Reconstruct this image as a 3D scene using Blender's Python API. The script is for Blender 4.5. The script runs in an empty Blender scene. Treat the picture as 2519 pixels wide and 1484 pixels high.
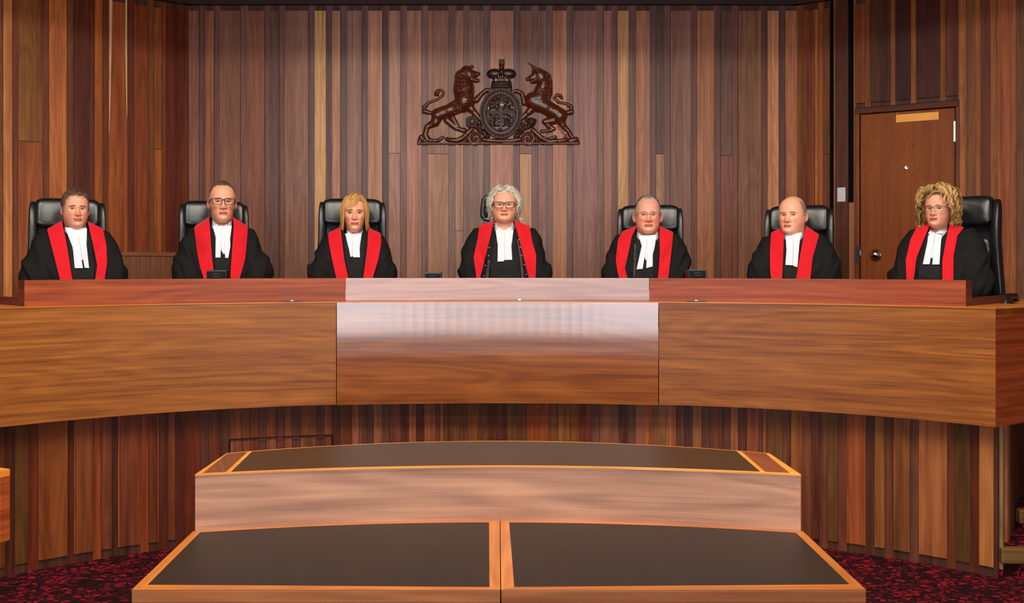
import bpy, bmesh, math, random
import numpy as np
from mathutils import Vector, Matrix
from mathutils.bvhtree import BVHTree
rnd = random.Random(7)
F, U0, V0, H = 2200.0, 1225.0, 650.0, 1.60       # focal length in photo pixels, principal point, eye height
ZF = 0.80                                         # floor of the judges' dais
SC = bpy.context.scene
COL = SC.collection
pi = math.pi

def P(u, v, Y): return Vector(((u-U0)/F*Y, Y, H+(V0-v)/F*Y))
def PX(u, Y): return (u-U0)/F*Y
def PZ(v, Y): return H+(V0-v)/F*Y
def lin(c):
    r = []
    for x in c[:3]:
        x = x/255.0
        r.append(x/12.92 if x <= .04045 else ((x+.055)/1.055)**2.4)
    return tuple(r)

def tag(o, label=None, cat=None, group=None, kind=None):
    if label: o['label'] = label
    if cat: o['category'] = cat
    if group: o['group'] = group
    if kind: o['kind'] = kind
    return o
def empty(name, loc=(0, 0, 0), rz=0):
    o = bpy.data.objects.new(name, None); COL.objects.link(o)
    o.location = loc; o.rotation_euler = (0, 0, rz); o.empty_display_size = .1
    return o
def copy_tree(o, parent=None):
    c = o.copy(); COL.objects.link(c); c.parent = parent
    for ch in list(o.children): copy_tree(ch, c)
    return c

class MB:
    """collects shapes with a colour and a wood coordinate (along, across, seed) per vertex"""
    def __init__(s): s.v = []; s.f = []; s.c = []; s.w = []
    def add(s, vs, fs, col=(1, 1, 1), wc=None):
        b = len(s.v)
        s.v += [tuple(v) for v in vs]
        s.f += [tuple(b+i for i in f) for f in fs]
        if isinstance(col, list): s.c += col
        else: s.c += [col]*len(vs)
        if wc is None: wc = [(0, 0, 0)]*len(vs)
        s.w += wc
    def hexa(s, p, col, wc):          # 8 corners: bottom 0-3 ccw, top 4-7
        s.add(p, [(0, 3, 2, 1), (4, 5, 6, 7), (0, 1, 5, 4), (1, 2, 6, 5), (2, 3, 7, 6), (3, 0, 4, 7)], col, wc)
    def box(s, x0, x1, y0, y1, z0, z1, col=(1, 1, 1), axis='x', seed=None, M=None):
        if seed is None: seed = rnd.random()*50
        p = [(x0, y0, z0), (x1, y0, z0), (x1, y1, z0), (x0, y1, z0), (x0, y0, z1), (x1, y0, z1), (x1, y1, z1), (x0, y1, z1)]
        if axis == 'x': wc = [(q[0], q[1]+q[2], seed) for q in p]
        elif axis == 'y': wc = [(q[1], q[0]+q[2], seed) for q in p]
        else: wc = [(q[2], q[0]+q[1], seed) for q in p]
        if M is not None: p = [M @ Vector(q) for q in p]
        s.hexa(p, col, wc)
    def tube(s, pts, rad, n=8, col=(1, 1, 1), closed=False, caps=True):
        pts = [Vector(p) for p in pts]; m = len(pts)
        if not hasattr(rad, '__len__'): rad = [rad]*m
        vs = []; fs = []; up = None
        for i, p in enumerate(pts):
            if closed: t = pts[(i+1) % m]-pts[i-1]
            else: t = pts[min(i+1, m-1)]-pts[max(i-1, 0)]
            t = t.normalized() if t.length > 1e-9 else Vector((0, 0, 1))
            if up is None:
                up = t.cross(Vector((0, 0, 1)))
                if up.length < .1: up = t.cross(Vector((0, 1, 0)))
                up.normalize()
            up = (up-t*up.dot(t)); up = up.normalized() if up.length > 1e-6 else t.orthogonal().normalized()
            w = t.cross(up)
            for k in range(n):
                a = 2*pi*k/n
                vs.append(p+(up*math.cos(a)+w*math.sin(a))*rad[i])
        R = m if closed else m-1
        for i in range(R):
            for k in range(n):
                a = i*n+k; b = i*n+(k+1) % n; j = (i+1) % m
                fs.append((a, b, j*n+(k+1) % n, j*n+k))
        if caps and not closed:
            fs.append(tuple(range(n-1, -1, -1))); fs.append(tuple((m-1)*n+k for k in range(n)))
        s.add(vs, fs, col)
    def lathe(s, prof, M=Matrix(), n=24, col=(1, 1, 1), sx=1, sy=1):
        vs = []; fs = []
        for r, z in prof:
            for k in range(n):
                a = 2*pi*k/n; vs.append(M @ Vector((r*math.cos(a)*sx, r*math.sin(a)*sy, z)))
        for i in range(len(prof)-1):
            for k in range(n):
                fs.append((i*n+k, i*n+(k+1) % n, (i+1)*n+(k+1) % n, (i+1)*n+k))
        fs.append(tuple(range(n-1, -1, -1))); fs.append(tuple((len(prof)-1)*n+k for k in range(n)))
        s.add(vs, fs, col)
    def grid(s, rows, col=(1, 1, 1), closed=False, wc=None):
        n = len(rows[0]); vs = [q for r in rows for q in r]; fs = []
        for i in range(len(rows)-1):
            for k in range(n if closed else n-1):
                fs.append((i*n+k, i*n+(k+1) % n, (i+1)*n+(k+1) % n, (i+1)*n+k))
        s.add(vs, fs, col, wc)
    def build(s, name, mat, parent=None, smooth=False, loc=None, bevel=0, recalc=False):
        me = bpy.data.meshes.new(name); me.from_pydata(s.v, [], s.f)
        a = me.color_attributes.new('Col', 'FLOAT_COLOR', 'POINT')
        arr = np.ones((len(s.v), 4), np.float32); arr[:, :3] = np.array(s.c, np.float32).reshape(-1, 3)
        a.data.foreach_set('color', arr.ravel())
        w = me.attributes.new('wc', 'FLOAT_VECTOR', 'POINT')
        w.data.foreach_set('vector', np.array(s.w, np.float32).ravel())
        me.materials.append(mat)
        if recalc:
            bm = bmesh.new(); bm.from_mesh(me); bmesh.ops.recalc_face_normals(bm, faces=bm.faces); bm.to_mesh(me); bm.free()
        if smooth: me.polygons.foreach_set('use_smooth', [True]*len(me.polygons))
        me.update()
        o = bpy.data.objects.new(name, me); COL.objects.link(o)
        if parent is not None: o.parent = parent
        if loc: o.location = loc
        if bevel:
            b = o.modifiers.new('bevel', 'BEVEL'); b.width = bevel; b.segments = 2; b.limit_method = 'ANGLE'; b.angle_limit = .6
        return o

# ------------------------------------------------------------------ materials
def newmat(name):
    m = bpy.data.materials.new(name); m.use_nodes = True
    nt = m.node_tree; return m, nt, nt.nodes['Principled BSDF']
def nd(nt, t, **kw):
    n = nt.nodes.new(t)
    for k, v in kw.items():
        if k in n.inputs.keys(): n.inputs[k].default_value = v
        else: setattr(n, k, v)
    return n
def plain(name, rgb, rough=.5, metal=0, spec=.5, coat=0, noise=0, nscale=40, bump=0, bscale=300, sheen=0):
    m, nt, b = newmat(name); L = nt.links
    b.inputs['Base Color'].default_value = (*rgb, 1); b.inputs['Roughness'].default_value = rough
    b.inputs['Metallic'].default_value = metal; b.inputs['Specular IOR Level'].default_value = spec
    b.inputs['Coat Weight'].default_value = coat
    b.inputs['Sheen Weight'].default_value = sheen
    tc = nd(nt, 'ShaderNodeTexCoord')
    if noise:
        n = nd(nt, 'ShaderNodeTexNoise', Scale=nscale, Detail=4.0); L.new(tc.outputs['Object'], n.inputs['Vector'])
        r = nd(nt, 'ShaderNodeMapRange'); r.inputs['To Min'].default_value = 1-noise; r.inputs['To Max'].default_value = 1+noise
        L.new(n.outputs['Fac'], r.inputs['Value'])
        v = nd(nt, 'ShaderNodeVectorMath', operation='SCALE'); v.inputs[0].default_value = rgb
        L.new(r.outputs[0], v.inputs['Scale']); L.new(v.outputs[0], b.inputs['Base Color'])
    if bump:
        n = nd(nt, 'ShaderNodeTexNoise', Scale=bscale, Detail=3.0); L.new(tc.outputs['Object'], n.inputs['Vector'])
        bp = nd(nt, 'ShaderNodeBump', Strength=bump, Distance=.01); L.new(n.outputs['Fac'], bp.inputs['Height'])
        L.new(bp.outputs[0], b.inputs['Normal'])
    return m
def wood(name, rough=.42, fine=.35, fig=.45, mott=.45, coat=0, crough=.2, figsc=1.0, spec=.5, flecks=0):
    """timber: tint from the board's own colour, grain along the board's own coordinate"""
    m, nt, b = newmat(name); L = nt.links
    wc = nd(nt, 'ShaderNodeAttribute', attribute_name='wc'); cl = nd(nt, 'ShaderNodeAttribute', attribute_name='Col')
    def noise(sc, detail, rough=.55, dist=0):
        v = nd(nt, 'ShaderNodeVectorMath', operation='MULTIPLY'); v.inputs[1].default_value = sc
        L.new(wc.outputs['Vector'], v.inputs[0])
        n = nd(nt, 'ShaderNodeTexNoise', Scale=1.0, Detail=detail, Roughness=rough, Distortion=dist); L.new(v.outputs[0], n.inputs['Vector'])
        return n.outputs['Fac']
    def mth(op, a, bb, clamp=False):
        n = nd(nt, 'ShaderNodeMath', operation=op, use_clamp=clamp)
        for i, x in enumerate((a, bb)):
            if x is None: continue
            if isinstance(x, (int, float)): n.inputs[i].default_value = x
            else: L.new(x, n.inputs[i])
        return n.outputs[0]
    f1 = noise((4.5, 200, 7.1), 5, .7)
    f2 = noise((.9, 60, 3.7), 5, .65)
    big = noise((.55*figsc, 4.6*figsc, 5.3), 2.5, .5, .18)
    mo = noise((.5, 16, 2.9), 4, .62, .05)
    rings = mth('SINE', mth('MULTIPLY', big, 75.0), None)
    r1 = mth('MULTIPLY', mth('SUBTRACT', rings, 0.0), .5)          # -.5 .5
    r1 = mth('MULTIPLY', r1, mth('MULTIPLY', mo, 1.1))
    t = mth('MULTIPLY', mth('SUBTRACT', f1, .5), fine*1.6)
    t = mth('ADD', t, mth('MULTIPLY', mth('SUBTRACT', f2, .5), fine*1.8))
    t = mth('ADD', t, mth('MULTIPLY', r1, fig))
    t = mth('ADD', t, mth('MULTIPLY', mth('SUBTRACT', mo, .5), mott*3.2))
    t = mth('ADD', t, .55, True)
    if flecks:
        v = nd(nt, 'ShaderNodeVectorMath', operation='MULTIPLY'); v.inputs[1].default_value = (9, 45, 1); L.new(wc.outputs['Vector'], v.inputs[0])
        vo = nd(nt, 'ShaderNodeTexVoronoi', Scale=1.0); L.new(v.outputs[0], vo.inputs['Vector'])
        k = nd(nt, 'ShaderNodeMapRange'); k.inputs['From Min'].default_value = .1; k.inputs['From Max'].default_value = .2; L.new(vo.outputs['Distance'], k.inputs['Value'])
        k2 = mth('ADD', mth('MULTIPLY', mth('SUBTRACT', 1.0, k.outputs[0]), -flecks), 1.0)
        t = mth('MULTIPLY', t, k2)
    gm = nd(nt, 'ShaderNodeGamma', Gamma=1.22); L.new(cl.outputs['Color'], gm.inputs['Color'])
    dk = nd(nt, 'ShaderNodeVectorMath', operation='MULTIPLY'); L.new(gm.outputs[0], dk.inputs[0]); dk.inputs[1].default_value = (.58, .46, .40)
    lt = nd(nt, 'ShaderNodeVectorMath', operation='MULTIPLY'); L.new(cl.outputs['Color'], lt.inputs[0]); lt.inputs[1].default_value = (1.38, 1.42, 1.42)
    mx = nd(nt, 'ShaderNodeMix', data_type='RGBA'); L.new(t, mx.inputs[0]); L.new(dk.outputs[0], mx.inputs[6]); L.new(lt.outputs[0], mx.inputs[7])
    L.new(mx.outputs[2], b.inputs['Base Color'])
    rr = mth('ADD', mth('MULTIPLY', f2, .16), rough-.08); L.new(rr, b.inputs['Roughness'])
    b.inputs['Coat Weight'].default_value = coat; b.inputs['Coat Roughness'].default_value = crough; b.inputs['Coat IOR'].default_value = 1.85
    b.inputs['Specular IOR Level'].default_value = spec
    bp = nd(nt, 'ShaderNodeBump', Strength=.12, Distance=.002); L.new(f1, bp.inputs['Height']); L.new(bp.outputs[0], b.inputs['Normal'])
    return m
M_board = wood('board_wood', .46, .62, .34, .42)
M_side = wood('oiled_board', .5, .50, .40, .55, spec=.2)
M_panel = wood('veneer_satin', .42, .70, .36, .36, figsc=.9, spec=.3)
M_gloss = wood('veneer_gloss', .40, .50, .40, .60, coat=1, crough=.085, figsc=.8, spec=.15)
M_desk = wood('desk_wood', .38, .30, .34, .42, coat=.15)
M_upst = wood('upstand_veneer', .38, .50, .40, .60, coat=.55, crough=.12, figsc=.8, spec=.15)
M_pale = wood('pale_veneer', .40, .40, .55, .44, coat=.3, crough=.35, figsc=.9)
M_door = wood('door_veneer', .5, .40, .10, .30, flecks=.75, spec=.2)
M_carve = plain('carved_wood', lin((92, 38, 14)), .30, coat=.4, noise=.35, nscale=30, bump=.15, bscale=90)
M_carved2 = plain('carved_wood_dark', lin((58, 27, 14)), .34, coat=.3, noise=.3, nscale=40, bump=.2, bscale=120)
M_black = plain('black_void', (.004, .004, .004), .9, spec=.1)
M_vinyl = plain('dark_leather_inlay', lin((38, 29, 24)), .42, noise=.12, nscale=12, bump=.15, bscale=500, spec=.22)
M_vinyl2 = plain('brown_leather_inlay', lin((54, 36, 18)), .36, noise=.12, nscale=12, bump=.1, bscale=500, spec=.4)
M_brass = plain('brass_plate', lin((176, 120, 58)), .42, metal=.85, noise=.12, nscale=25)
M_chrome = plain('chrome', (.75, .75, .76), .12, metal=1)
M_steel = plain('steel', (.55, .56, .6), .35, metal=1)
M_white = plain('white_plastic', (.72, .73, .75), .35)
M_grey = plain('grey_plastic', (.25, .25, .27), .4)
M_blackp = plain('black_plastic', (.008, .008, .009), .35)
M_ceil = plain('ceiling_paint', (.35, .33, .3), .9)

def carpet():
    m, nt, b = newmat('patterned_carpet'); L = nt.links
    g = nd(nt, 'ShaderNodeNewGeometry')
    n0 = nd(nt, 'ShaderNodeTexNoise', Scale=14.0, Detail=2.0); L.new(g.outputs['Position'], n0.inputs['Vector'])
    vs = nd(nt, 'ShaderNodeVectorMath', operation='SCALE'); vs.inputs['Scale'].default_value = .05; L.new(n0.outputs['Color'], vs.inputs[0])
    ad = nd(nt, 'ShaderNodeVectorMath', operation='ADD'); L.new(vs.outputs[0], ad.inputs[0]); L.new(g.outputs['Position'], ad.inputs[1])
    sq = nd(nt, 'ShaderNodeVectorMath', operation='MULTIPLY'); sq.inputs[1].default_value = (.72, 1.25, 1); L.new(ad.outputs[0], sq.inputs[0]); ad = sq
    v = nd(nt, 'ShaderNodeTexVoronoi', Scale=33.0, feature='DISTANCE_TO_EDGE'); L.new(ad.outputs[0], v.inputs['Vector'])
    v2 = nd(nt, 'ShaderNodeTexVoronoi', Scale=33.0); L.new(ad.outputs[0], v2.inputs['Vector'])
    n1 = nd(nt, 'ShaderNodeTexNoise', Scale=120.0, Detail=2.0); L.new(g.outputs['Position'], n1.inputs['Vector'])
    mr = nd(nt, 'ShaderNodeMapRange'); mr.inputs['From Min'].default_value = .07; mr.inputs['From Max'].default_value = .17; L.new(v.outputs['Distance'], mr.inputs['Value'])
    sp = nd(nt, 'ShaderNodeSeparateColor'); L.new(v2.outputs['Color'], sp.inputs[0])
    mm = nd(nt, 'ShaderNodeMath', operation='MULTIPLY'); L.new(mr.outputs[0], mm.inputs[0]); L.new(sp.outputs[0], mm.inputs[1])
    m3 = nd(nt, 'ShaderNodeMath', operation='MULTIPLY'); L.new(mm.outputs[0], m3.inputs[0]); L.new(n1.outputs['Fac'], m3.inputs[1])
    cr = nd(nt, 'ShaderNodeValToRGB'); L.new(m3.outputs[0], cr.inputs[0])
    cr.color_ramp.elements[0].position = .04; cr.color_ramp.elements[0].color = (.014, .003, .004, 1)
    cr.color_ramp.elements[1].position = .42; cr.color_ramp.elements[1].color = (.27, .007, .018, 1)
    e = cr.color_ramp.elements.new(.18); e.color = (.075, .004, .010, 1)
    L.new(cr.outputs[0], b.inputs['Base Color']); b.inputs['Roughness'].default_value = .95; b.inputs['Specular IOR Level'].default_value = .1
    bp = nd(nt, 'ShaderNodeBump', Strength=.5, Distance=.004); L.new(n1.outputs['Fac'], bp.inputs['Height']); L.new(bp.outputs[0], b.inputs['Normal'])
    return m
M_carpet = carpet()

# ------------------------------------------------------------------ boarded walls
ALB = 1.25      # photo tone to timber reflectance
def parse(s):
    out = []
    for t in s.split():
        e, k, c = t.split(':')
        out.append((float(e), k, tuple(int(x) for x in c.split(','))))
    return out
def A(c, k=ALB):
    r = lin(c); return tuple(min(.9, x*k*.90) for x in r)
def board_wall(mb, pos, u0, items, z0, z1, bz0, bz1, alb=ALB, thick=.018, joints=(), sk=1.0, tint=(1, 1, 1)):
    """pos(u, d) -> xy of the wall line seen at column u, d metres in front of it"""
    u = u0
    for e, k, c in items:
        seed = rnd.random()*90
        col = tuple(x*rnd.uniform(.96, 1.04)*tn for x, tn in zip(A(c, alb), tint))
        a0 = pos(u, 0); a1 = pos(e, 0); w = (Vector(a1)-Vector(a0)).length
        def slab(zl, zh, f, bk, cc, sd, inset=0.0):
            # inset trims the board sideways
            t = inset/max(w, 1e-6)
            ua = u+(e-u)*t; ub = e-(e-u)*t
            f0 = pos(ua, f); f1 = pos(ub, f); b0 = pos(ua, bk); b1 = pos(ub, bk)
            p = [(*f0, zl), (*f1, zl), (*b1, zl), (*b0, zl), (*f0, zh), (*f1, zh), (*b1, zh), (*b0, zh)]
            ww = (Vector(f1)-Vector(f0)).length
            wc = [(zl, 0, sd), (zl, ww, sd), (zl, ww+.02, sd), (zl, .02, sd), (zh, 0, sd), (zh, ww, sd), (zh, ww+.02, sd), (zh, .02, sd)]
            mb.hexa(p, cc, wc)
        if k == 'S':
            slab(z0, z1, 0.0, -.02, tuple(x*sk for x in col), seed)
        elif k == 'X':      # open dark slot
            pass
        else:
            slab(z0, z1, 0.0, -.02, A((90, 52, 36), alb*.8), seed)
            js = [j for j in joints if u-.5 <= j[0] <= e+.5]
            if js:
                _, zj, c2 = js[0]
                slab(bz0, zj-.002, thick, 0.0005, col, seed, .0012)
                slab(zj+.002, bz1, thick, 0.0005, tuple(x*tn for x, tn in zip(A(c2, alb), tint)), seed+7, .0012)
            else:
                slab(bz0, bz1, thick, 0.0005, col, seed, .0012)
        u = e

YW = 7.60
LC = (PX(466, YW), YW); RC = (PX(1959, YW), YW)
def line_hit(o, d, u, off):
    n = Vector((d[1], -d[0]))
    if n.dot(-Vector(o)) < 0: n = -n             # towards the camera
    ox, oy = o[0]+n[0]*off, o[1]+n[1]*off
    k = (u-U0)/F
    t = (k*oy-ox)/(d[0]-k*d[1])
    return (ox+d[0]*t, oy+d[1]*t)
DL = (-.851, -.525); DR = (.875, -.485)
pos_c = lambda u, d: (PX(u, YW), YW-d)
pos_l = lambda u, d: (lambda q: (q[0]-LN[0]*0, q[1]))(line_hit(LC, DL, u, d))
LN = (0, 0)
# boards seen square-on must keep their width when moved forward: use the wall line, then push along its normal
def wall_pos(o, d):
    n = Vector((d[1], -d[0]))
    if n.dot(-Vector(o)) < 0: n = -n
    def f(u, off):
        q = line_hit(o, d, u, 0); return (q[0]+n[0]*off, q[1]+n[1]*off)
    return f
pos_l = wall_pos(LC, DL); pos_r = wall_pos(RC, DR); pos_c = wall_pos((0, YW), (1, 0))
ZT = PZ(14, YW); ZB = PZ(28, YW)

CW = """491.3:B:140,90,75 507:S:120,78,62 527.5:B:162,102,68 542.6:S:112,74,64 592.5:B:142,96,72 609:S:128,84,68 652:B:150,92,66
666:S:120,80,70 687:B:115,80,66 701.7:S:118,76,62 759.4:B:150,102,82 774.7:S:108,78,74 802.9:B:220,165,112 818:S:112,82,78 837.4:B:190,135,100
854.2:S:108,78,74 890.5:B:150,110,92 905.8:S:120,86,76 941:B:188,134,104 956.8:S:104,74,70 985.2:B:178,132,110 1001:S:134,94,80 1037.4:B:178,125,98
1053.3:S:132,94,84 1103.7:B:166,118,90 1120.2:S:138,98,84 1140:B:166,122,94 1155:S:134,95,80 1189.7:B:140,105,90 1205.5:S:124,90,85 1262.7:B:184,130,102
1278.6:S:120,86,84 1307.2:B:205,152,112 1323.5:S:130,92,80 1343:B:154,105,90 1359.3:S:130,92,86 1394:B:184,126,92 1409.6:S:124,90,80 1467.3:B:150,105,96
1484.7:S:140,96,80 1504:B:168,120,96 1518.4:S:128,80,70 1545.4:B:198,142,90 1563:S:120,80,70 1597.7:B:178,120,90 1612.6:S:118,80,70 1633:B:168,120,84
1648.3:S:118,80,70 1698.3:B:140,94,76 1713.4:S:115,75,60 1755:B:170,110,70 1771.4:S:115,75,60 1799.8:B:135,80,60 1814.7:S:118,75,62 1871:B:140,90,62
1886.5:S:108,65,45 1914:B:200,140,95 1929.8:S:95,60,50 1959:B:168,108,70"""
LW = """-60:B:110,60,30 -30:S:120,65,35 7.6:S:118,65,35 30:B:192,132,78 44:S:110,55,30 104:B:152,88,42 120:S:110,60,30 164:B:172,104,54 180:S:108,60,34 219:B:88,36,12
232:S:104,50,25 251:B:156,86,30 265:S:105,50,20 313:B:144,76,32 329:S:104,50,25 363:B:125,60,20 377:S:110,60,25 397:B:135,75,30 408:S:114,55,20
447:B:95,32,9 466:S:100,45,12"""
RW1 = """1975:S:130,76,30 2005.6:B:126,66,28 2012.5:B:185,112,56 2025.5:S:150,88,40 2042:B:112,58,25"""
RW2 = """2055:S:165,100,50 2088:B:92,44,20"""
RW3 = """2105:S:150,90,45"""
RWD = """2129:B:128,66,26 2141:S:140,80,36 2191:B:84,44,18 2203:S:142,86,42 2241:B:62,20,8 2254:S:140,80,34 2313:B:78,24,10 2326:S:142,82,36 2357:B:96,42,16 2360:S:142,82,36"""
RW4 = """2378:S:160,96,56 2399.5:B:126,80,40 2413:S:158,96,55 2436.5:B:108,52,22 2453:S:160,98,55 2484.5:B:160,92,48 2500:S:158,96,54 2560:B:112,72,42 2580:S:150,90,50 2640:B:140,80,45"""
mb = MB()
zj = PZ(379.5, YW)
board_wall(mb, pos_c, 466, parse(CW), ZF, ZT, ZF, ZB, joints=[(970, PZ(378, YW), (182, 136, 112)), (1080, zj, (158, 112, 86)), (1292, zj, (142, 96, 72)),
    (1620, zj, (96, 62, 50)), (1785, PZ(383, YW), (105, 70, 58)), (1130, PZ(568, YW), (166, 122, 94)), (1440, 0, (1, 1, 1))][:6])
# boards whose lower joint sits behind the judges
wb = mb.build('wall_back', M_board); tag(wb, kind='structure')
mb = MB()
def YL(u): return pos_l(u, 0)[1]
def YR(u): return pos_r(u, 0)[1]
zr = PZ(624, YL(360))
board_wall(mb, pos_l, -130, parse(LW), ZF, ZT, ZF, ZT-.06, alb=1.5, tint=(1.02, .95, .80), joints=[(74, PZ(349, YL(74)), (132, 84, 36)), (387, PZ(368, YL(387)), (128, 70, 28))])
def sliver(pts):      # pale sapwood along a board's edge
    n = len(pts); vs = []
    for (ua, ub, v) in pts:
        for f in (.0182, .0202):
            for u in (ua, ub):
                q = pos_l(u, f); vs.append((q[0], q[1], PZ(v, YL(u))))
    fs = []
    for i in range(n-1):
        b = i*4; fs += [(b+2, b+3, b+7, b+6), (b, b+2, b+6, b+4), (b+1, b+5, b+7, b+3)]
    mb.add(vs, fs, A((226, 190, 146)), [(v[2], 0, 3) for v in vs])
sliver([(268, 276, -30), (268.5, 274, 90), (268, 271.5, 210), (267.5, 268.3, 330)])
sliver([(308, 311.5, -30), (307, 311.6, 120), (309, 311.8, 220), (311.5, 312, 290)])
wl = mb.build('wall_left', M_side); tag(wl, kind='structure')
mb = MB()
board_wall(mb, pos_r, 1959, parse(RW1), ZF, ZT, ZF, ZT-.06, alb=1.25, joints=[(2030, PZ(380, YR(2035)), (112, 60, 26))])
board_wall(mb, pos_r, 2051, parse(RW2), ZF, ZT, ZF, ZT-.06, alb=1.25)
board_wall(mb, pos_r, 2099.5, parse(RW3), ZF, ZT, ZF, ZT-.06, alb=1.25)
zh = PZ(262, YR(2230))+.02
board_wall(mb, pos_r, 2105, parse(RWD), zh, ZT, zh+.035, ZT-.06, alb=1.2, tint=(1.02, .95, .8))
board_wall(mb, pos_r, 2360, parse(RW4), ZF, ZT, ZF, ZT-.06, alb=1.2, tint=(1.02, .95, .8))
# black slots between the boards of the right wall
def slot(mb, ua, ub, z0, z1, col=(.006, .004, .004), f=-.03):
    a = pos_r(ua, f); b = pos_r(ub, f); c = pos_r(ub, f-.03); d = pos_r(ua, f-.03)
    mb.hexa([(*a, z0), (*b, z0), (*c, z0), (*d, z0), (*a, z1), (*b, z1), (*c, z1), (*d, z1)], col, [(0, 0, 0)]*8)
wr = mb.build('wall_right', M_side); tag(wr, kind='structure')
mb = MB()
slot(mb, 2041.5, 2051.5, ZF, ZT); 
slot(mb, 2087.5, 2100, PZ(497, YR(2094)), ZT, f=.012)
o = mb.build('trim_1', M_black); tag(o, kind='structure')
mb = MB()
slot(mb, 2087.5, 2100, ZF, PZ(497, YR(2094)), col=A((165, 100, 50)), f=-.005)
# low rail and plain panel of the left wall
def bar(mb, pos, ua, ub, z0, z1, f, bk, col, seed=3., n=1):
    for i in range(n):
        a = ua+(ub-ua)*i/n; b = ua+(ub-ua)*(i+1)/n
        p0, p1, p2, p3 = pos(a, f), pos(b, f), pos(b, bk), pos(a, bk)
        L = (Vector(p1)-Vector(p0)).length
        mb.hexa([(*p0, z0), (*p1, z0), (*p2, z0), (*p3, z0), (*p0, z1), (*p1, z1), (*p2, z1), (*p3, z1)], col,
                [(i*L, z0, seed), (i*L+L, z0, seed), (i*L+L, z0+.03, seed), (i*L, z0+.03, seed), (i*L, z1, seed), (i*L+L, z1, seed), (i*L+L, z1+.03, seed), (i*L, z1+.03, seed)])
bar(mb, pos_l, 262, 462, zr-.02, zr+.012, .045, 0, A((140, 80, 36)))
o = mb.build('trim_2', M_board, bevel=.003); tag(o, kind='structure')
mb = MB()
u = 262
while u < 461:
    e = u+25; p0, p1, p2, p3 = pos_l(u, .03), pos_l(min(e, 462), .03), pos_l(min(e, 462), 0), pos_l(u, 0)
    L = (Vector(p1)-Vector(p0)).length
    mb.hexa([(*p0, ZF), (*p1, ZF), (*p2, ZF), (*p3, ZF), (*p0, zr-.02), (*p1, zr-.02), (*p2, zr-.02), (*p3, zr-.02)], A((132, 76, 34)), [(ZF, 0, 5), (ZF, L, 5), (ZF, L, 5), (ZF, 0, 5), (zr, 0, 5), (zr, L, 5), (zr, L, 5), (zr, 0, 5)])
    u = e
o = mb.build('trim_3', M_board); tag(o, kind='structure')
# fascia below the ceiling
mb = MB()
bar(mb, pos_c, 455, 1970, ZT, ZT+.045, .05, -.02, A((62, 30, 22)))
bar(mb, pos_l, -130, 470, ZT, ZT+.045, .05, -.02, A((62, 30, 14)))
bar(mb, pos_r, 1955, 2640, ZT, ZT+.045, .05, -.02, A((62, 30, 14)))
o = mb.build('trim_4', M_board); tag(o, kind='structure')
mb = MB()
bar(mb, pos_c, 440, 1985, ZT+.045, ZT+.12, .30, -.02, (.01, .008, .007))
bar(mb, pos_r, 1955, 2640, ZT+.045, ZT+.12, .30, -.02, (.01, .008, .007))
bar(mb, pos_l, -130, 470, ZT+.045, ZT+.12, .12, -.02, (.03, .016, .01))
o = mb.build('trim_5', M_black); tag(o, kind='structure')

mb = MB()
bar(mb, pos_c, 440, 1985, ZT+.12, 4.35, .0, -.05, A((60, 36, 24)))
bar(mb, pos_r, 1955, 2640, ZT+.12, 4.35, .0, -.05, A((60, 36, 24)))
bar(mb, pos_l, -130, 470, ZT+.12, 4.35, .0, -.05, A((60, 36, 24)))
o = mb.build('trim_7', M_side); tag(o, kind='structure')
# ------------------------------------------------------------------ door
ud0, ud1 = 2117, 2348.5
dz = zh-.005
d0 = pos_r(2105, 0)
mb = MB()
rt = 2360
def rbar(mb, ua, ub, z0, z1, f, bk, col, wcax='x', seed=4.):
    p0, p1, p2, p3 = pos_r(ua, f), pos_r(ub, f), pos_r(ub, bk), pos_r(ua, bk); L = (Vector(p1)-Vector(p0)).length
    q = [(*p0, z0), (*p1, z0), (*p2, z0), (*p3, z0), (*p0, z1), (*p1, z1), (*p2, z1), (*p3, z1)]
    s = [0, L, L, 0]*2; zz = [z0]*4+[z1]*4; th = [0, 0, .03, .03]*2
    wc = [((s[i], zz[i]+th[i], seed) if wcax == 'x' else (zz[i], s[i]+th[i], seed)) for i in range(8)]
    mb.hexa(q, col, wc)
door_mb = MB()
rbar(door_mb, ud0, ud1, ZF+.008, dz-.052, -.012, -.05, tuple(x*t for x, t in zip(A((138, 70, 20), 1.35), (1, 1, .6))), 'z', 11.)
door = door_mb.build('door_1', M_door); tag(door, kind='structure')
mb = MB()
rbar(mb, 2104, 2358.5, dz-.048, dz, .022, -.03, A((92, 42, 16), 1.2), 'x')
rbar(mb, 2104.2, 2115, ZF, dz-.048, .02, -.03, A((128, 68, 34), 1.2), 'z')
rbar(mb, 2350.5, 2360.5, ZF, dz-.048, .02, -.03, A((112, 64, 40), 1.2), 'z')
o = mb.build('door_frame', M_side, door, bevel=.003)
mb = MB(); rbar(mb, 2106, 2357, ZF, dz, -.052, -.07, (.004, .003, .003)); mb.build('shadow_gap', M_black, door)
DRn = Vector((DR[1], -DR[0])); DRn = DRn if DRn.dot(-Vector(RC)) > 0 else -DRn
def onr(u, v, f):
    q = pos_r(u, f); return Vector((q[0], q[1], PZ(v, q[1])))
def frame_r(p):   # local x along the wall, local z out of the wall
    M = Matrix(((DR[0], 0, DRn[0], p[0]), (DR[1], 0, DRn[1], p[1]), (0, 1, 0, p[2]), (0, 0, 0, 1))); return M
mb = MB()
a = onr(2203.5, 302, -.012); b_ = onr(2309, 271, -.012)
LL = (Vector(a[:2])-Vector(b_[:2])).length; Mr = frame_r(a)
mb.box(0, LL, 0, b_[2]-a[2]-.012, 0, .004, M=Mr); mb.build('name_plate', M_brass, door, bevel=.001)
mb = MB()
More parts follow.
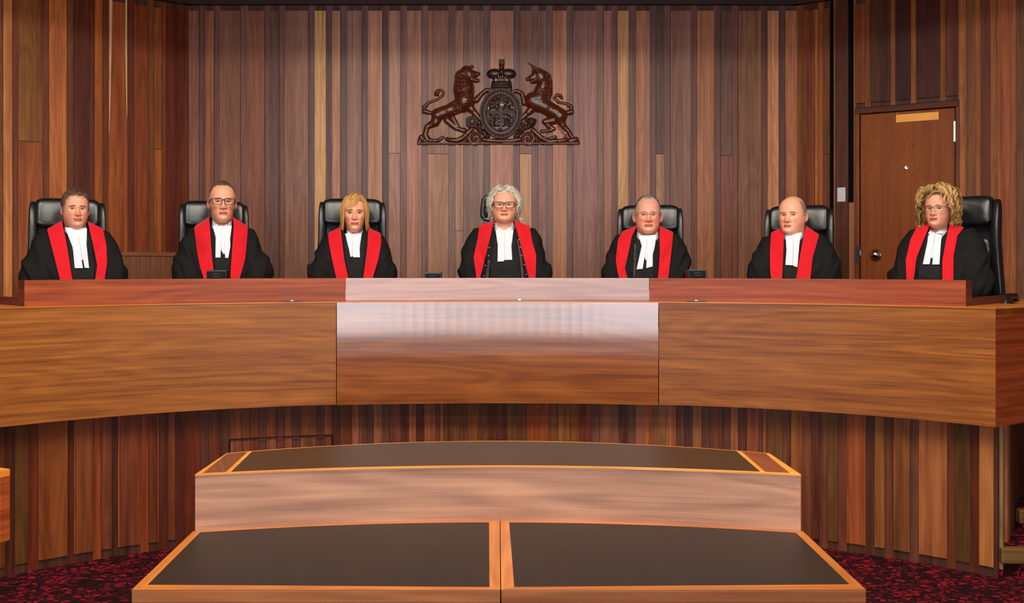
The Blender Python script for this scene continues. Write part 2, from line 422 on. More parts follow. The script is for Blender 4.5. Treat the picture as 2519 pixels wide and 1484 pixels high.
for x, y in ((.008, .012), (.008, .075), (LL-.01, .012), (LL-.01, .075), (LL*.5, .01)):
    mb.lathe([(0.003, .004), (.003, .006), (.001, .0065)], Mr @ Matrix.Translation((x, y, 0)), 8)
mb.build('screw', M_steel, door)
mb = MB(); Mr = frame_r(onr(2229, 413, -.012))
mb.lathe([(.016, 0), (.016, .005), (.011, .008), (.008, .005), (.004, .006), (.001, .006)], Mr, 20); mb.build('peephole', M_chrome, door, smooth=True)
mb = MB(); Mr = frame_r(onr(2154, 627, -.012))
mb.lathe([(.047, 0), (.047, .006), (.040, .012), (.016, .014), (.014, .03), (.03, .036), (.036, .05), (.030, .064), (.012, .070), (.001, .071)], Mr, 28); mb.build('door_knob', M_chrome, door, smooth=True)
mb = MB(); Mr = frame_r(onr(2117, 646, -.010)); mb.box(-.034, -.002, 0, .137, 0, .034, M=Mr)
mb.build('latch_keep', M_blackp, door)
mb = MB(); Mr = frame_r(onr(2117.5, 640, .003)); mb.box(-.006, .001, .04, .08, 0, .006, M=Mr)
mb.build('latch', M_steel, door)
mb = MB(); Mr = frame_r(onr(2347, 349, -.012)); mb.box(-.003, .012, 0, .16, 0, .018, M=Mr); mb.build('hinge', M_steel, door)

# light switch
Mr = frame_r(onr(2060.5, 497, .018)); sw = empty('light_switch'); tag(sw, 'white three-button light switch plate on the boards left of the door', 'light switch')
sw.matrix_world = Mr
mb = MB(); a = onr(2060.5, 497, .018); b_ = onr(2081, 461, .018); LL = (Vector(a[:2])-Vector(b_[:2])).length; hh = b_[2]-a[2]
mb.box(0, LL, 0, hh, 0, .009); mb.build('switch_plate', M_white, sw, bevel=.003)
for k in range(3):
    mb = MB(); cx, cy = LL*.45, hh*(.28+.22*k); mb.tube([(cx+.011*math.cos(t)*(1 if abs(math.cos(t)) < .8 else .9), cy+.010*math.sin(t), .0095) for t in np.linspace(0, 2*pi, 16, endpoint=False)], .0012, 6, closed=True)
    mb.box(cx-.009, cx+.009, cy-.008, cy+.008, .009, .0105); mb.build('switch_button', M_grey if 0 else M_white, sw)

# ------------------------------------------------------------------ room shell
mb = MB(); mb.box(-6, 6, -4.5, 9, -.1, 0); o = mb.build('floor', M_carpet); tag(o, kind='structure')
mb = MB(); mb.box(-6, 6, -4.5, 9, 4.35, 4.45); o = mb.build('ceiling', M_ceil); tag(o, kind='structure')
# ------------------------------------------------------------------ the curved bench
Z0 = 5.24
def fz(x):
    q = x/Z0; return Z0*(1-.4046*q*q-1.204*q**4)
def cv(x, d):
    e = 1e-3; s = (fz(x+e)-fz(x-e))/(2*e); n = math.hypot(s, 1)
    return (x-s/n*d, fz(x)+d/n)
def xu(u, d):
    a, b = -3.2, 2.9
    for _ in range(50):
        m = (a+b)/2; p = cv(m, d)
        if U0+F*p[0]/p[1] < u: a = m
        else: b = m
    return (a+b)/2
def curve_box(mb, pt, t0, t1, d0, d1, z0, z1, col, n=24, seed=None):
    """pt(t, d) -> xy; a bar that follows the curve"""
    if seed is None: seed = rnd.random()*40
    ring = [(d0, z0), (d0, z1), (d1, z1), (d1, z0)]
    vs = []; wc = []; L = 0; pp = None
    for i in range(n+1):
        t = t0+(t1-t0)*i/n; q = Vector(pt(t, d0))
        if pp is not None: L += (q-pp).length
        pp = q
        for k, (d, z) in enumerate(ring):
            p = pt(t, d); vs.append((p[0], p[1], z)); wc.append((L, z if k in (0, 3) else z+.0, seed) if abs(d1-d0) < (z1-z0) else (L, d, seed))
    fs = []
    for i in range(n):
        for k in range(4):
            a = i*4+k; b = i*4+(k+1) % 4
            fs.append((a, a+4, b+4, b))
    fs.append((0, 1, 2, 3)); m = n*4; fs.append((m+3, m+2, m+1, m))
    mb.add(vs, fs, col, wc)

bench = empty('judges_bench', (0, 5.2, 0)); tag(bench, 'long curved timber bench the seven judges sit behind', 'bench')
def part(mbx, name, mat, parent, label=None, **k):
    o = mbx.build(name, mat, None, **k); o.parent = parent
    o.matrix_parent_inverse = parent.matrix_world.inverted() if parent.type != 'EMPTY' else Matrix.Translation(parent.location).inverted() if parent.rotation_euler.z == 0 else (Matrix.Translation(parent.location) @ Matrix.Rotation(parent.rotation_euler.z, 4, 'Z')).inverted()
    if label: o['label'] = label
    return o
zb, zt, zl = H-.813, H-.223, H-.083
mb = MB(); curve_box(mb, cv, xu(-240, 0), xu(826.8, 0), 0, .028, zb, zt, A((152, 90, 34), .96), 40, 3.3); part(mb, 'front_panel', M_panel, bench, 'left front panel, golden brown satin veneer')
mb = MB(); curve_box(mb, cv, xu(828.6, -.004), xu(1619.4, -.004), -.006, .028, zb-.002, zt, A((140, 78, 32), 1.0), 30, 8.1); part(mb, 'front_panel', M_gloss, bench, 'central front panel, glossier and browner than the others')
mb = MB(); curve_box(mb, cv, xu(1621.3, 0), xu(2449, 0), 0, .028, zb, zt, A((144, 84, 34), .96), 40, 21.7); part(mb, 'front_panel', M_panel, bench, 'right front panel, golden brown satin veneer')
mb = MB(); curve_box(mb, cv, xu(-240, 0), xu(2449, 0), -.004, .62, zt, zt+.004, A((196, 118, 42), 1.1), 80, 2.2)
curve_box(mb, cv, xu(-240, 0), xu(2440, 0), .03, .62, zt-.03, zt, A((120, 70, 35)), 80, 2.2)
xe = xu(2449, 0); C0 = Vector(cv(xe, 0)); ED = Vector((.853, .522)); EN = Vector((-.522, .853))
B0 = Vector(cv(xe, .62))
q = [C0-ED*0.0, C0+ED*1.3, C0+ED*1.3+EN*.8, B0]
mb.hexa([(*p, zt-.03) for p in q]+[(*p, zt+.004) for p in q], A((190, 120, 52), 1.2), [(p[0], p[1], 4) for p in q]*2)
part(mb, 'bench_top', M_desk, bench)
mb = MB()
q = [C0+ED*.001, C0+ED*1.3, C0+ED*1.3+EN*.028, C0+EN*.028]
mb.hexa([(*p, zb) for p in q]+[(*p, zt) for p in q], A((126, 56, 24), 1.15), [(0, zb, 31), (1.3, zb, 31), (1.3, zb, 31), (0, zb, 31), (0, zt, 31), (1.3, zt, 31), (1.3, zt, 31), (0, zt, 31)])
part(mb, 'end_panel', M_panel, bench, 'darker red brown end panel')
LCOL = [A((150, 72, 36), 1.0), A((150, 100, 80), 1.05), A((150, 72, 40), 1.0)]
for i, (a, b) in enumerate(((60, 849.3), (850.6, 1596.6), (1597.8, 2376))):
    mb = MB(); curve_box(mb, cv, xu(a, .12), xu(b, .12), .12 if i != 1 else .118, .148, zt+.004, zl, LCOL[i], 30, 5.5+i*6.1)
    part(mb, 'upstand', M_panel if i != 1 else M_upst, bench, ['left reddish upstand board', 'pale central upstand board', 'right reddish upstand board'][i])
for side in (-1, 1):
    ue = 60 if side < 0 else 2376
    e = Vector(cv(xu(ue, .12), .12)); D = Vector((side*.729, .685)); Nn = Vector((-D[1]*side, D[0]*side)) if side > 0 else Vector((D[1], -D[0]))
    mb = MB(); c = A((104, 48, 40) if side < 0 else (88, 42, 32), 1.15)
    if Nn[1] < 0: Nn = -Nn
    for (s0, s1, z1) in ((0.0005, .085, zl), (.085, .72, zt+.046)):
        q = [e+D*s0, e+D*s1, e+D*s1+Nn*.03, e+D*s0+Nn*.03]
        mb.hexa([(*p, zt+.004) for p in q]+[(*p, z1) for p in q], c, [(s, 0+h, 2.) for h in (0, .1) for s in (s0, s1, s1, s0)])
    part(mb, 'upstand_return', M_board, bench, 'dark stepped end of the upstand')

BW = """-60:B:100,55,25 12:B:96,52,24 35:S:68,35,18 70:B:88,58,26 93:S:92,40,16 166:B:134,80,40 181:S:76,34,15 186:B:150,80,45 229:B:130,75,40 248:S:128,64,30 275:B:114,64,40 289:S:68,35,20
295:B:150,85,55 346:B:118,64,40 365:S:128,64,30 386:B:114,60,30 391:B:140,76,42 411:S:74,34,20 431:B:110,60,35 452.7:S:78,34,18 492:B:100,45,20 512.5:S:78,45,35 543.8:B:105,55,35
564.3:S:78,50,35 595.6:B:140,85,60 616:B:120,70,50 635.8:B:125,70,45 655.4:S:80,45,38 679.5:B:125,80,55 700:S:84,45,40 718.8:B:130,85,55 739.4:S:80,50,45 777.8:B:112,78,50 798.3:S:84,50,40
817:B:120,70,50 837.6:S:70,35,20 865.3:B:110,60,30 883:B:156,96,76 901:B:100,65,50 919.5:S:75,50,45 940.3:B:140,100,70 958.8:S:86,56,46 987:B:110,65,50 1005.8:S:80,45,38 1024:B:150,95,65
1043.5:S:80,45,38 1072:B:145,90,60 1083:S:95,60,45 1091:B:150,90,65 1130.9:B:108,74,40 1151.3:S:90,55,42 1183:B:125,80,42 1203.7:S:94,58,40 1224:B:110,62,42 1246.6:S:90,55,45 1273.4:B:110,80,40
1295.6:S:94,60,40 1349:B:145,80,40 1373:S:100,60,40 1401:B:150,105,60 1425.6:S:112,68,30 1455.8:B:115,55,45 1476:S:105,70,65 1503.5:B:130,85,65 1524:S:100,65,58 1542:B:95,60,48 1562.4:S:95,65,60
1585.4:B:145,95,75 1606:S:152,94,65 1644.4:B:130,90,60 1663:S:160,100,75 1683:B:105,65,50 1703.5:S:75,48,42 1726.4:B:140,95,65 1746.6:S:85,55,48 1776.4:B:110,65,50 1796.8:S:85,50,42 1815.9:B:150,100,65
1836.5:S:80,45,35 1866.4:B:140,85,55 1877:S:95,60,45 1886:B:150,90,60 1925.5:B:104,70,35 1945.6:S:90,52,42 1975:B:130,82,42 1996:S:100,58,40 2016.5:B:110,62,40 2036.6:S:90,55,40 2062:B:104,70,35
2082.2:S:90,52,38 2130.3:B:145,80,45 2151.5:S:80,48,35 2177:B:140,95,50 2198.4:S:85,48,32 2239:B:130,85,45 2260.4:S:85,55,42 2331:B:150,95,60 2350:S:90,48,28 2388.9:B:88,60,30 2409:S:84,40,22 2456:B:175,120,70"""
def pos_b(u, off):
    x = xu(u, .13); return cv(x, .13-off)
mb = MB(); hj = [(u, .592, (120, 70, 45)) for u in (580, 606, 626, 667, 709, 758, 808)]
board_wall(mb, pos_b, -150, parse(BW), 0, .80, .05, .79, alb=.90, joints=hj, thick=.010, sk=1.35, tint=(1.03, .86, .68))
# return of the base at the right end
R0 = Vector(pos_b(2456, .010)); RD = Vector((.62, .785)); s = 0
for w_, c_, t_ in ((.03, (70, 36, 22), 0), (.045, (118, 92, 62), .018), (.09, (96, 48, 26), 0), (.07, (132, 80, 52), .018), (.06, (88, 52, 28), .0), (.09, (60, 30, 20), .018), (.5, (60, 32, 20), 0)):
    o2 = Vector((RD[1], -RD[0]))*t_
    q = [R0+RD*s+o2, R0+RD*(s+w_)+o2, R0+RD*(s+w_)-Vector((RD[1], -RD[0]))*.02, R0+RD*s-Vector((RD[1], -RD[0]))*.02]
    mb.hexa([(*p, .04 if t_ else 0) for p in q]+[(*p, .80) for p in q], A(c_, 1.4), [(z, k, s*9) for z in (0, .8) for k in (0, w_, w_, 0)]); s += w_
part(mb, 'base_panelling', M_side, bench)
mb = MB()
curve_box(mb, cv, xu(564.3, .11), xu(816.5, .11), .1108, .114, .590, .594, (.002, .002, .002), 20)
for u in (564.3, 816.8):
    x = xu(u, .111); p = Vector(cv(x, .1105)); mb.box(p[0]-.002, p[0]+.002, p[1], p[1]+.012, .3, .592)
part(mb, 'hatch_seam', M_black, bench)

# cable outlets on the bench top
for u, lab in ((718, 'flat black cable outlet at the foot of the left upstand'), (1278, 'flat cable outlet at the foot of the central upstand'), (1713, 'flat black cable outlet at the foot of the right upstand')):
    x = xu(u, .1); p = cv(x, .085); r = empty('cable_outlet', (p[0], p[1], zt+.004)); tag(r, lab, 'cable outlet', 'cable outlets on the bench top')
    a = math.atan2(cv(x+.01, .08)[1]-cv(x-.01, .08)[1], cv(x+.01, .08)[0]-cv(x-.01, .08)[0]); r.rotation_euler.z = a
    mb = MB(); mb.box(-.055, .055, -.02, .02, 0, .004); mb.build('cover_plate', M_blackp if u != 1278 else M_grey, r, bevel=.001)
    mb = MB(); mb.tube([(-.008, .0, .0065), (.008, 0, .0065)], .003, 8); mb.build('latch', M_chrome, r)

# ------------------------------------------------------------------ dais
mb = MB()
n = 50; pts = [cv(xu(-240, 0)+(xe-xu(-240, 0))*i/n, .16) for i in range(n+1)]
top = [(p[0], p[1], ZF) for p in pts]+[(pts[-1][0]+.1, 5.56, ZF), (4.6, 5.56, ZF), (4.6, 8.6, ZF), (-4.6, 8.6, ZF), (-4.6, 4.3, ZF)]
bot = [(p[0], p[1], 0.0) for p in top]; N = len(top)
mb.add(top+bot, [tuple(range(N))]+[(i, (i+1) % N, (i+1) % N+N, i+N)[::-1] for i in range(N)])
o = mb.build('dais_floor', M_carpet); tag(o, kind='structure')

# ------------------------------------------------------------------ steps at the right end
st = empty('entrance_steps', (3.1, 4.9, 0)); tag(st, 'short flight of timber nosed steps beside the right end of the bench', 'steps')
for k, (x0, y0, z0, z1) in enumerate(((2.565, 4.55, .073, .152), (2.83, 4.85, .19, .265), (3.1, 5.12, .33, .405), (3.35, 5.38, .47, .545))):
    mb = MB(); mb.box(x0, 4.3, y0, y0+.045, z0, z1, A((120, 88, 40), .9)); part(mb, 'step_nosing', M_board, st, bevel=.006)
    mb = MB(); mb.box(x0+.01, 4.3, y0+.03, y0+.5, 0 if k == 0 else z0-.14, z1-.006, (.02, .01, .01)); part(mb, 'step_tread', M_carpet, st)

mb = MB(); x = 2.96
while x < 4.5:
    w_ = rnd.choice((.05, .09, .12)); mb.box(x, x+w_-.003, 5.46+rnd.choice((0, .015)), 5.50, 0, ZF, A(rnd.choice(((70, 36, 22), (90, 50, 30), (60, 34, 22)))), 'z'); x += w_
part(mb, 'side_panelling', M_board, bench)
# ------------------------------------------------------------------ clerks' desks
def pz(u, v, dz):
    Y = dz*F/(v-V0); return Vector((PX(u, Y), Y))
def slab(mb, q, z0, z1, col, along=None, seed=None):
    if seed is None: seed = rnd.random()*30
    along = (Vector(q[1])-Vector(q[0])).normalized() if along is None else along
    pr = Vector((-along[1], along[0])); n = len(q)
    vs = [(*p, z0) for p in q]+[(*p, z1) for p in q]
    wc = [(Vector(p).dot(along), Vector(p).dot(pr)+z, seed) for z in (0, .03) for p in q]
    mb.add(vs, [tuple(range(n-1, -1, -1)), tuple(range(n, 2*n))]+[(i, (i+1) % n, (i+1) % n+n, i+n) for i in range(n)], col, wc)
ZD = H-.876; ZS = H-.690
cf = lambda x: 3.055-.121*(x/.9935)**2
cbk = lambda x: 3.49-.225*(x/.987)**2
XS = .9935; seam = .0075
oc = A((166, 98, 40), 1.0)
def desk(side):
    x0, x1 = (-.9855, seam-.0012) if side < 0 else (seam+.0012, .990)
    r = empty('clerk_desk', ((x0+x1)/2, 2.7, 0))
    tag(r, 'left-hand low desk with dark leather inlay framed in orange timber' if side < 0 else 'right-hand low desk with dark leather inlay framed in orange timber', 'desk', 'pair of low clerks desks')
    if side < 0: il = [pz(363, 1439, .876), pz(1204, 1444.5, .876), pz(1203, 1285.5, .876), pz(492, 1310, .876)]
    else: il = [pz(1265, 1444.5, .876), pz(2090, 1438, .876), pz(1958, 1311, .876), pz(1252.6, 1285.5, .876)]
    # outer corners
    fo = [Vector((x0, 2.405)), Vector((x1, 2.405))]
    xb0, xb1 = (-XS-.006, x1) if side < 0 else (x0, XS+.006)
    nb = 14; back = [Vector((xb1+(xb0-xb1)*i/nb, cf(xb1+(xb0-xb1)*i/nb)-.0005)) for i in range(nb+1)]
    mb = MB(); slab(mb, fo+back, ZD-.036, ZD-.002, A((164, 102, 54), 1.0), Vector((1, 0))); part(mb, 'desk_top', M_desk, r, bevel=.002)
    mb = MB()
    slab(mb, [fo[0], fo[1], il[1], il[0]], ZD-.002, ZD, oc)                       # front
    slab(mb, [fo[1], back[0], il[2], il[1]], ZD-.002, ZD, oc if side > 0 else A((160, 96, 48), 1.1))
    slab(mb, [back[-1], fo[0], il[0], il[3]], ZD-.002, ZD, oc if side < 0 else A((164, 100, 52), 1.1))
    ib = [il[2]+(il[3]-il[2])*(i/nb) for i in range(nb+1)]
    # the inlay's far edge follows the curve of the shelf
    def bow(i): t = i/nb; return Vector((ib[i][0], ib[i][1] + (cf(ib[i][0])-cf(il[2][0]))-((cf(il[3][0])-cf(il[2][0]))*t)))
    ibc = [bow(i) for i in range(nb+1)]
    for i in range(nb): slab(mb, [back[i], back[i+1], ibc[i+1], ibc[i]], ZD-.002, ZD, oc, Vector((1, 0)), 4.4)
    part(mb, 'edging', M_desk, r, 'orange timber edging around the inlay')
    mb = MB(); slab(mb, [il[0], il[1]]+ibc, ZD-.002, ZD-.0004, (1, 1, 1)); part(mb, 'leather_inlay', M_vinyl, r, 'dark grey brown leather inlay')
    mb = MB(); xa, xb_ = (x0+.03, x1-.002) if side < 0 else (x0+.002, x1-.03)
    mb.box(xa, xb_, 2.46, 2.485, .0, ZD-.036, A((120, 66, 34))); part(mb, 'modesty_panel', M_board, r)
    xs = x0+.03 if side < 0 else x1-.05
    mb = MB(); mb.box(xs, xs+.022, 2.486, 2.93, .0, ZD-.036, A((120, 66, 34)), 'z'); part(mb, 'side_panel', M_board, r)
    return r
desk(-1); desk(1)
sh = empty('raised_desk_shelf', (0, 3.2, 0)); tag(sh, 'raised curved desk section with pale timber front behind the low desks', 'desk')
ptf = lambda x, d: (x, cf(x)+d)
mb = MB(); curve_box(mb, ptf, -XS, XS, 0, .02, ZD-.03, ZS-.006, A((174, 122, 90), 1.0), 40, 14.2); part(mb, 'front_face', M_pale, sh, 'pale pinkish curved front face')
nb = 40; fr = [Vector((-XS+2*XS*i/nb, cf(-XS+2*XS*i/nb)-.002)) for i in range(nb+1)]
bk = [Vector((.990-1.98*i/nb, cbk(.990-1.98*i/nb))) for i in range(nb+1)]
mb = MB()
vs = [(*p, z) for z in (ZS-.006, ZS) for p in fr+bk[::1]]
for i in range(nb):
    a, b = fr[i], fr[i+1]; c, d = bk[nb-i-1], bk[nb-i]
    mb.hexa([(*a, ZS-.006), (*b, ZS-.006), (*c, ZS-.006), (*d, ZS-.006), (*a, ZS), (*b, ZS), (*c, ZS), (*d, ZS)], A((196, 126, 52), 1.2), [(a[0], 0, 3), (b[0], 0, 3), (c[0], .3, 3), (d[0], .3, 3)]*2)
part(mb, 'shelf_top', M_desk, sh)
def region(name, lf, lb, rf, rb, col, mat, lab=None, n=30, along='x'):
    mb = MB(); rows = []; wc = []
    for i in range(n+1):
        s = i/n; xf = lf+(rf-lf)*s; xb = lb+(rb-lb)*s
        a = Vector((xf, cf(xf)+.010)); b = Vector((xb, cbk(xb)-.012))
        rows.append([(*a, ZS+.0008), (*b, ZS+.0008)])
        wc += [(a[0], a[1], 6.), (b[0], b[1], 6.)] if along == 'x' else [(a[1], a[0], 6.), (b[1], b[0]+.1, 6.)]
    mb.grid(rows, col, wc=wc)
    o = part(mb, name, mat, sh, lab)
    m = o.modifiers.new('s', 'SOLIDIFY'); m.thickness = .001; m.offset = 1
def xat(u, v): return pz(u, v, .690)[0]
region('leather_inlay', xat(570, 1160), xat(622, 1110), xat(1874, 1164), xat(1812, 1111), (1, 1, 1), M_vinyl2, 'dark brown leather inlay')
region('end_inset', xat(501, 1163), xat(561, 1115), xat(558, 1160), xat(612, 1110), A((98, 54, 26), 1.2), M_desk, 'dark timber inset at the left end', 6, 'y')
region('end_inset', xat(1886, 1164), xat(1824, 1111), xat(1946, 1167), xat(1884, 1117), A((112, 58, 26), 1.2), M_desk, 'reddish timber inset at the right end', 6, 'y')
mb = MB(); curve_box(mb, lambda x, d: (x, cbk(x)-.02+d), -.98, .98, 0, .018, 0, ZS-.006, A((130, 75, 40)), 30); part(mb, 'back_panel', M_board, sh)
for s_ in (-1, 1):
    mb = MB(); q = [(s_*(XS-.0), cf(XS)+.02), (s_*.98, cbk(.98)-.02), (s_*.962, cbk(.98)-.02), (s_*(XS-.02), cf(XS)+.02)]
    if s_ < 0: q = q[::-1]
    slab(mb, q, 0, ZS-.006, A((176, 110, 66))); part(mb, 'end_panel', M_board, sh)

# side table at the left edge
ct = empty('side_table', (-1.9, 2.6, 0)); tag(ct, 'orange-brown timber table corner at the far left edge, below the bench', 'table')
Cc = Vector((-1.477, 2.706)); a_ = Vector((-.5, -.866)); b_ = Vector((-.92, .39))
mb = MB(); zt_ = H-.62; slab(mb, [Cc, Cc+b_*.7, Cc+b_*.7+a_*.7, Cc+a_*.7], zt_-.02, zt_, A((205, 126, 46), 1.1)); part(mb, 'table_top', M_desk, ct)
mb = MB()
for p, q_ in ((Cc, Cc+a_*.7), (Cc, Cc+b_*.7)):
    dd = (q_-p).normalized(); nn = Vector((-dd[1], dd[0]));  cen = Cc+a_*.35+b_*.35
    if nn.dot(cen-p) < 0: nn = -nn
    q4 = [p, q_, q_+nn*.022, p+nn*.022]; L = .7
    mb.hexa([(*k, zt_-.215) for k in q4]+[(*k, zt_-.0205) for k in q4], A((150, 72, 30), 1.1), [(s, h, 9.) for h in (0, .2) for s in (0, L, L, 0)])
part(mb, 'apron', M_panel, ct)
for p in (Cc+a_*.16+b_*.12, Cc+a_*.6+b_*.12, Cc+a_*.6+b_*.6, Cc+a_*.16+b_*.6):
    mb = MB(); mb.box(p[0]-.025, p[0]+.025, p[1]-.025, p[1]+.025, 0, zt_-.02, A((90, 45, 24)), 'z'); part(mb, 'leg', M_board, ct)

# ------------------------------------------------------------------ small black consoles on the judges' desk
def console(u0, u1, v0, v1, d, lab, yaw=0, dep=.1, front=True):
    uc = (u0+u1)/2; x = xu(uc, d); p = Vector(cv(x, d)); Y = p[1]
    w = (u1-u0)*Y/F; z1 = PZ(v0, Y+dep*.5); r = empty('desk_console', (PX(uc, Y), Y, zt+.004), yaw)
    tag(r, lab, 'console')
    h = z1-zt-.004
    mb = MB(); mb.box(-w/2, w/2, 0, dep, 0, h, (.006, .006, .007)); mb.build('console_body', M_blackp, r, bevel=.002)
    if front:
        mb = MB(); mb.box(-w/2+.004, w/2-.004, -.003, 0.0, .01, h-.008); mb.build('front_panel', plain('satin_black', (.003, .003, .004), .6, spec=.2), r)
        mb = MB(); mb.tube([(-.016, -.004, h-.020), (-.014, -.006, h-.036), (.014, -.006, h-.036), (.016, -.004, h-.020)], .0018, 6, closed=True); mb.build('socket', plain('dull_connector', (.09, .09, .1), .4), r)
    return r
console(508, 556.5, 665, 683, .20, 'small black desk console in front of the judge with the dark square glasses', .05)
console(1045, 1085, 670, 683, .22, 'small black console between the blond-bobbed judge and the white-haired judge', 0)
console(1694, 1737, 663, 686, .20, 'small black desk console between the two judges right of centre', 0)

# ------------------------------------------------------------------ enclosing walls, window, lights
CW_ = A((150, 95, 60))
mb = MB(); mb.box(-6, 6, -4.4, -4.3, 0, 4.35, A((96, 58, 36)), 'z'); o = mb.build('wall_front', M_side); tag(o, kind='structure')
for s_, nm in ((-1, 'wall_left'), (1, 'wall_right')):
    mb = MB(); mb.box(s_*5.0-.05, s_*5.0+.05, -4.3, 6.0, 0, 4.35, CW_, 'z'); o = mb.build(nm+'', M_board); tag(o, kind='structure')
wn = MB(); wn.box(-3.6, 3.6, -4.29, -4.27, .45, 3.1)
M_win = bpy.data.materials.new('daylight_window'); M_win.use_nodes = True; nt = M_win.node_tree; nt.nodes.clear()
e = nt.nodes.new('ShaderNodeEmission'); e.inputs[0].default_value = (.88, .93, 1, 1); e.inputs[1].default_value = 5.5
oo = nt.nodes.new('ShaderNodeOutputMaterial'); nt.links.new(e.outputs[0], oo.inputs[0])
o = wn.build('window_1', M_win); tag(o, kind='structure')
mb = MB()
for x in (-3.6, -1.8, 0, 1.8, 3.6): mb.box(x-.03, x+.03, -4.27, -4.22, .45, 3.1)
mb.box(-3.63, 3.63, -4.27, -4.22, .40, .45); mb.box(-3.63, 3.63, -4.27, -4.22, 3.1, 3.15)
mb.build('window_frame', M_white, o)
def area(name, loc, rot, sx, sy, power, col):
    l = bpy.data.lights.new(name, 'AREA'); l.shape = 'RECTANGLE'; l.size = sx; l.size_y = sy; l.energy = power; l.color = col
    o = bpy.data.objects.new(name, l); COL.objects.link(o); o.location = loc; o.rotation_euler = rot; return o
for i, (x, y, e_) in enumerate(((-1.7, 2.5, 80), (0, 2.5, 95), (1.7, 2.5, 80), (-1.6, .4, 60), (1.6, .4, 60))):
    area('ceiling_lamp', (x, y, 4.33), (0, 0, 0), .8, .8, e_, (1, .92, .80))
mb = MB(); mb.box(-5, 5, 5.0, 5.25, 3.86, 4.35, A((120, 80, 55))); o = mb.build('unseen_shade_beam', M_board); tag(o, kind='structure')  # unseen beam, added to shade the upper back wall from the lamps
W = bpy.data.worlds.new('World'); SC.world = W; W.use_nodes = True
W.node_tree.nodes['Background'].inputs[0].default_value = (1, .93, .85, 1); W.node_tree.nodes['Background'].inputs[1].default_value = .02
cam = bpy.data.cameras.new('Camera'); co = bpy.data.objects.new('Camera', cam); COL.objects.link(co)
co.location = (0, 0, H); co.rotation_euler = (pi/2, 0, 0); cam.sensor_width = 36; cam.lens = F/2519*36
cam.shift_x = (1259.5-U0)/2519; cam.shift_y = -(742-V0)/2519; cam.clip_start = .05
SC.camera = co
SC.view_settings.view_transform = 'Standard'; SC.view_settings.look = 'None'; SC.view_settings.gamma = 1; SC.view_settings.exposure = .22
# ------------------------------------------------------------------ people: materials
def skinmat():
    m, nt, b = newmat('skin'); L = nt.links
    a = nd(nt, 'ShaderNodeAttribute', attribute_name='Col'); tc = nd(nt, 'ShaderNodeTexCoord')
    n = nd(nt, 'ShaderNodeTexNoise', Scale=60.0, Detail=4.0); L.new(tc.outputs['Object'], n.inputs['Vector'])
    r = nd(nt, 'ShaderNodeMapRange'); r.inputs['To Min'].default_value = .88; r.inputs['To Max'].default_value = 1.12; L.new(n.outputs['Fac'], r.inputs['Value'])
    v = nd(nt, 'ShaderNodeVectorMath', operation='SCALE'); L.new(a.outputs['Color'], v.inputs[0]); L.new(r.outputs[0], v.inputs['Scale']); L.new(v.outputs[0], b.inputs['Base Color'])
    b.inputs['Roughness'].default_value = .44; b.inputs['Specular IOR Level'].default_value = .45
    b.inputs['Subsurface Weight'].default_value = .12; b.inputs['Subsurface Radius'].default_value = (.012, .005, .003); b.inputs['Subsurface Scale'].default_value = .6
    n2 = nd(nt, 'ShaderNodeTexNoise', Scale=420.0, Detail=3.0); L.new(tc.outputs['Object'], n2.inputs['Vector'])
    bp = nd(nt, 'ShaderNodeBump', Strength=.18, Distance=.002); L.new(n2.outputs['Fac'], bp.inputs['Height']); L.new(bp.outputs[0], b.inputs['Normal'])
    return m
def colmat(name, rough, spec=.5, coat=0, sheen=0):
    m, nt, b = newmat(name)
    a = nd(nt, 'ShaderNodeAttribute', attribute_name='Col'); nt.links.new(a.outputs['Color'], b.inputs['Base Color'])
    b.inputs['Roughness'].default_value = rough; b.inputs['Specular IOR Level'].default_value = spec; b.inputs['Coat Weight'].default_value = coat
    b.inputs['Coat Roughness'].default_value = .05
    return m
M_skin = skinmat(); M_hair = colmat('hair_strands', .42, .45); M_eye = colmat('eyeball', .2, .25, .12)
def cloth(name, rgb, rough=.85, sc=900, bump=.25, sheen=.2, noise=.08, spec=.25):
    m = plain(name, rgb, rough, spec=spec, noise=noise, nscale=18, bump=bump, bscale=sc, sheen=sheen); return m
M_robe = cloth('black_robe_cloth', (.0080, .0076, .0072), .8, 500, .3, .0, .15, .22)
M_vest = cloth('black_waistcoat_cloth', (.0065, .0063, .0065), .7, 600, .2, .05)
M_red = cloth('scarlet_cloth', (.70, .004, .013), .75, 700, .2, .15, .05)
M_linen = cloth('white_linen', (.80, .81, .86), .8, 800, .12, .1, .03)
M_leather = plain('black_leather', (.0085, .0088, .0095), .33, spec=.55, bump=.22, bscale=14, noise=.2)
M_leather2 = plain('black_leather_fine', (.0085, .0088, .0095), .30, spec=.55, bump=.05, bscale=40)
M_lens = bpy.data.materials.new('spectacle_lens'); M_lens.use_nodes = True
nt = M_lens.node_tree; nt.nodes.clear()
g1 = nt.nodes.new('ShaderNodeBsdfTransparent'); g2 = nt.nodes.new('ShaderNodeBsdfGlossy'); g2.inputs['Roughness'].default_value = .03
mx = nt.nodes.new('ShaderNodeMixShader'); fr_ = nt.nodes.new('ShaderNodeFresnel'); fr_.inputs[0].default_value = 1.12; oo = nt.nodes.new('ShaderNodeOutputMaterial')
nt.links.new(fr_.outputs[0], mx.inputs[0]); nt.links.new(g1.outputs[0], mx.inputs[1]); nt.links.new(g2.outputs[0], mx.inputs[2]); nt.links.new(mx.outputs[0], oo.inputs[0])
M_frame = plain('dark_spectacle_frame', (.012, .012, .014), .25)
M_goldw = plain('thin_metal_frame', (.42, .36, .30), .3, metal=.9)
M_redarm = plain('red_brown_frame', (.16, .02, .02), .3)
M_pearl = plain('pearl', (.8, .78, .74), .15, coat=.6)

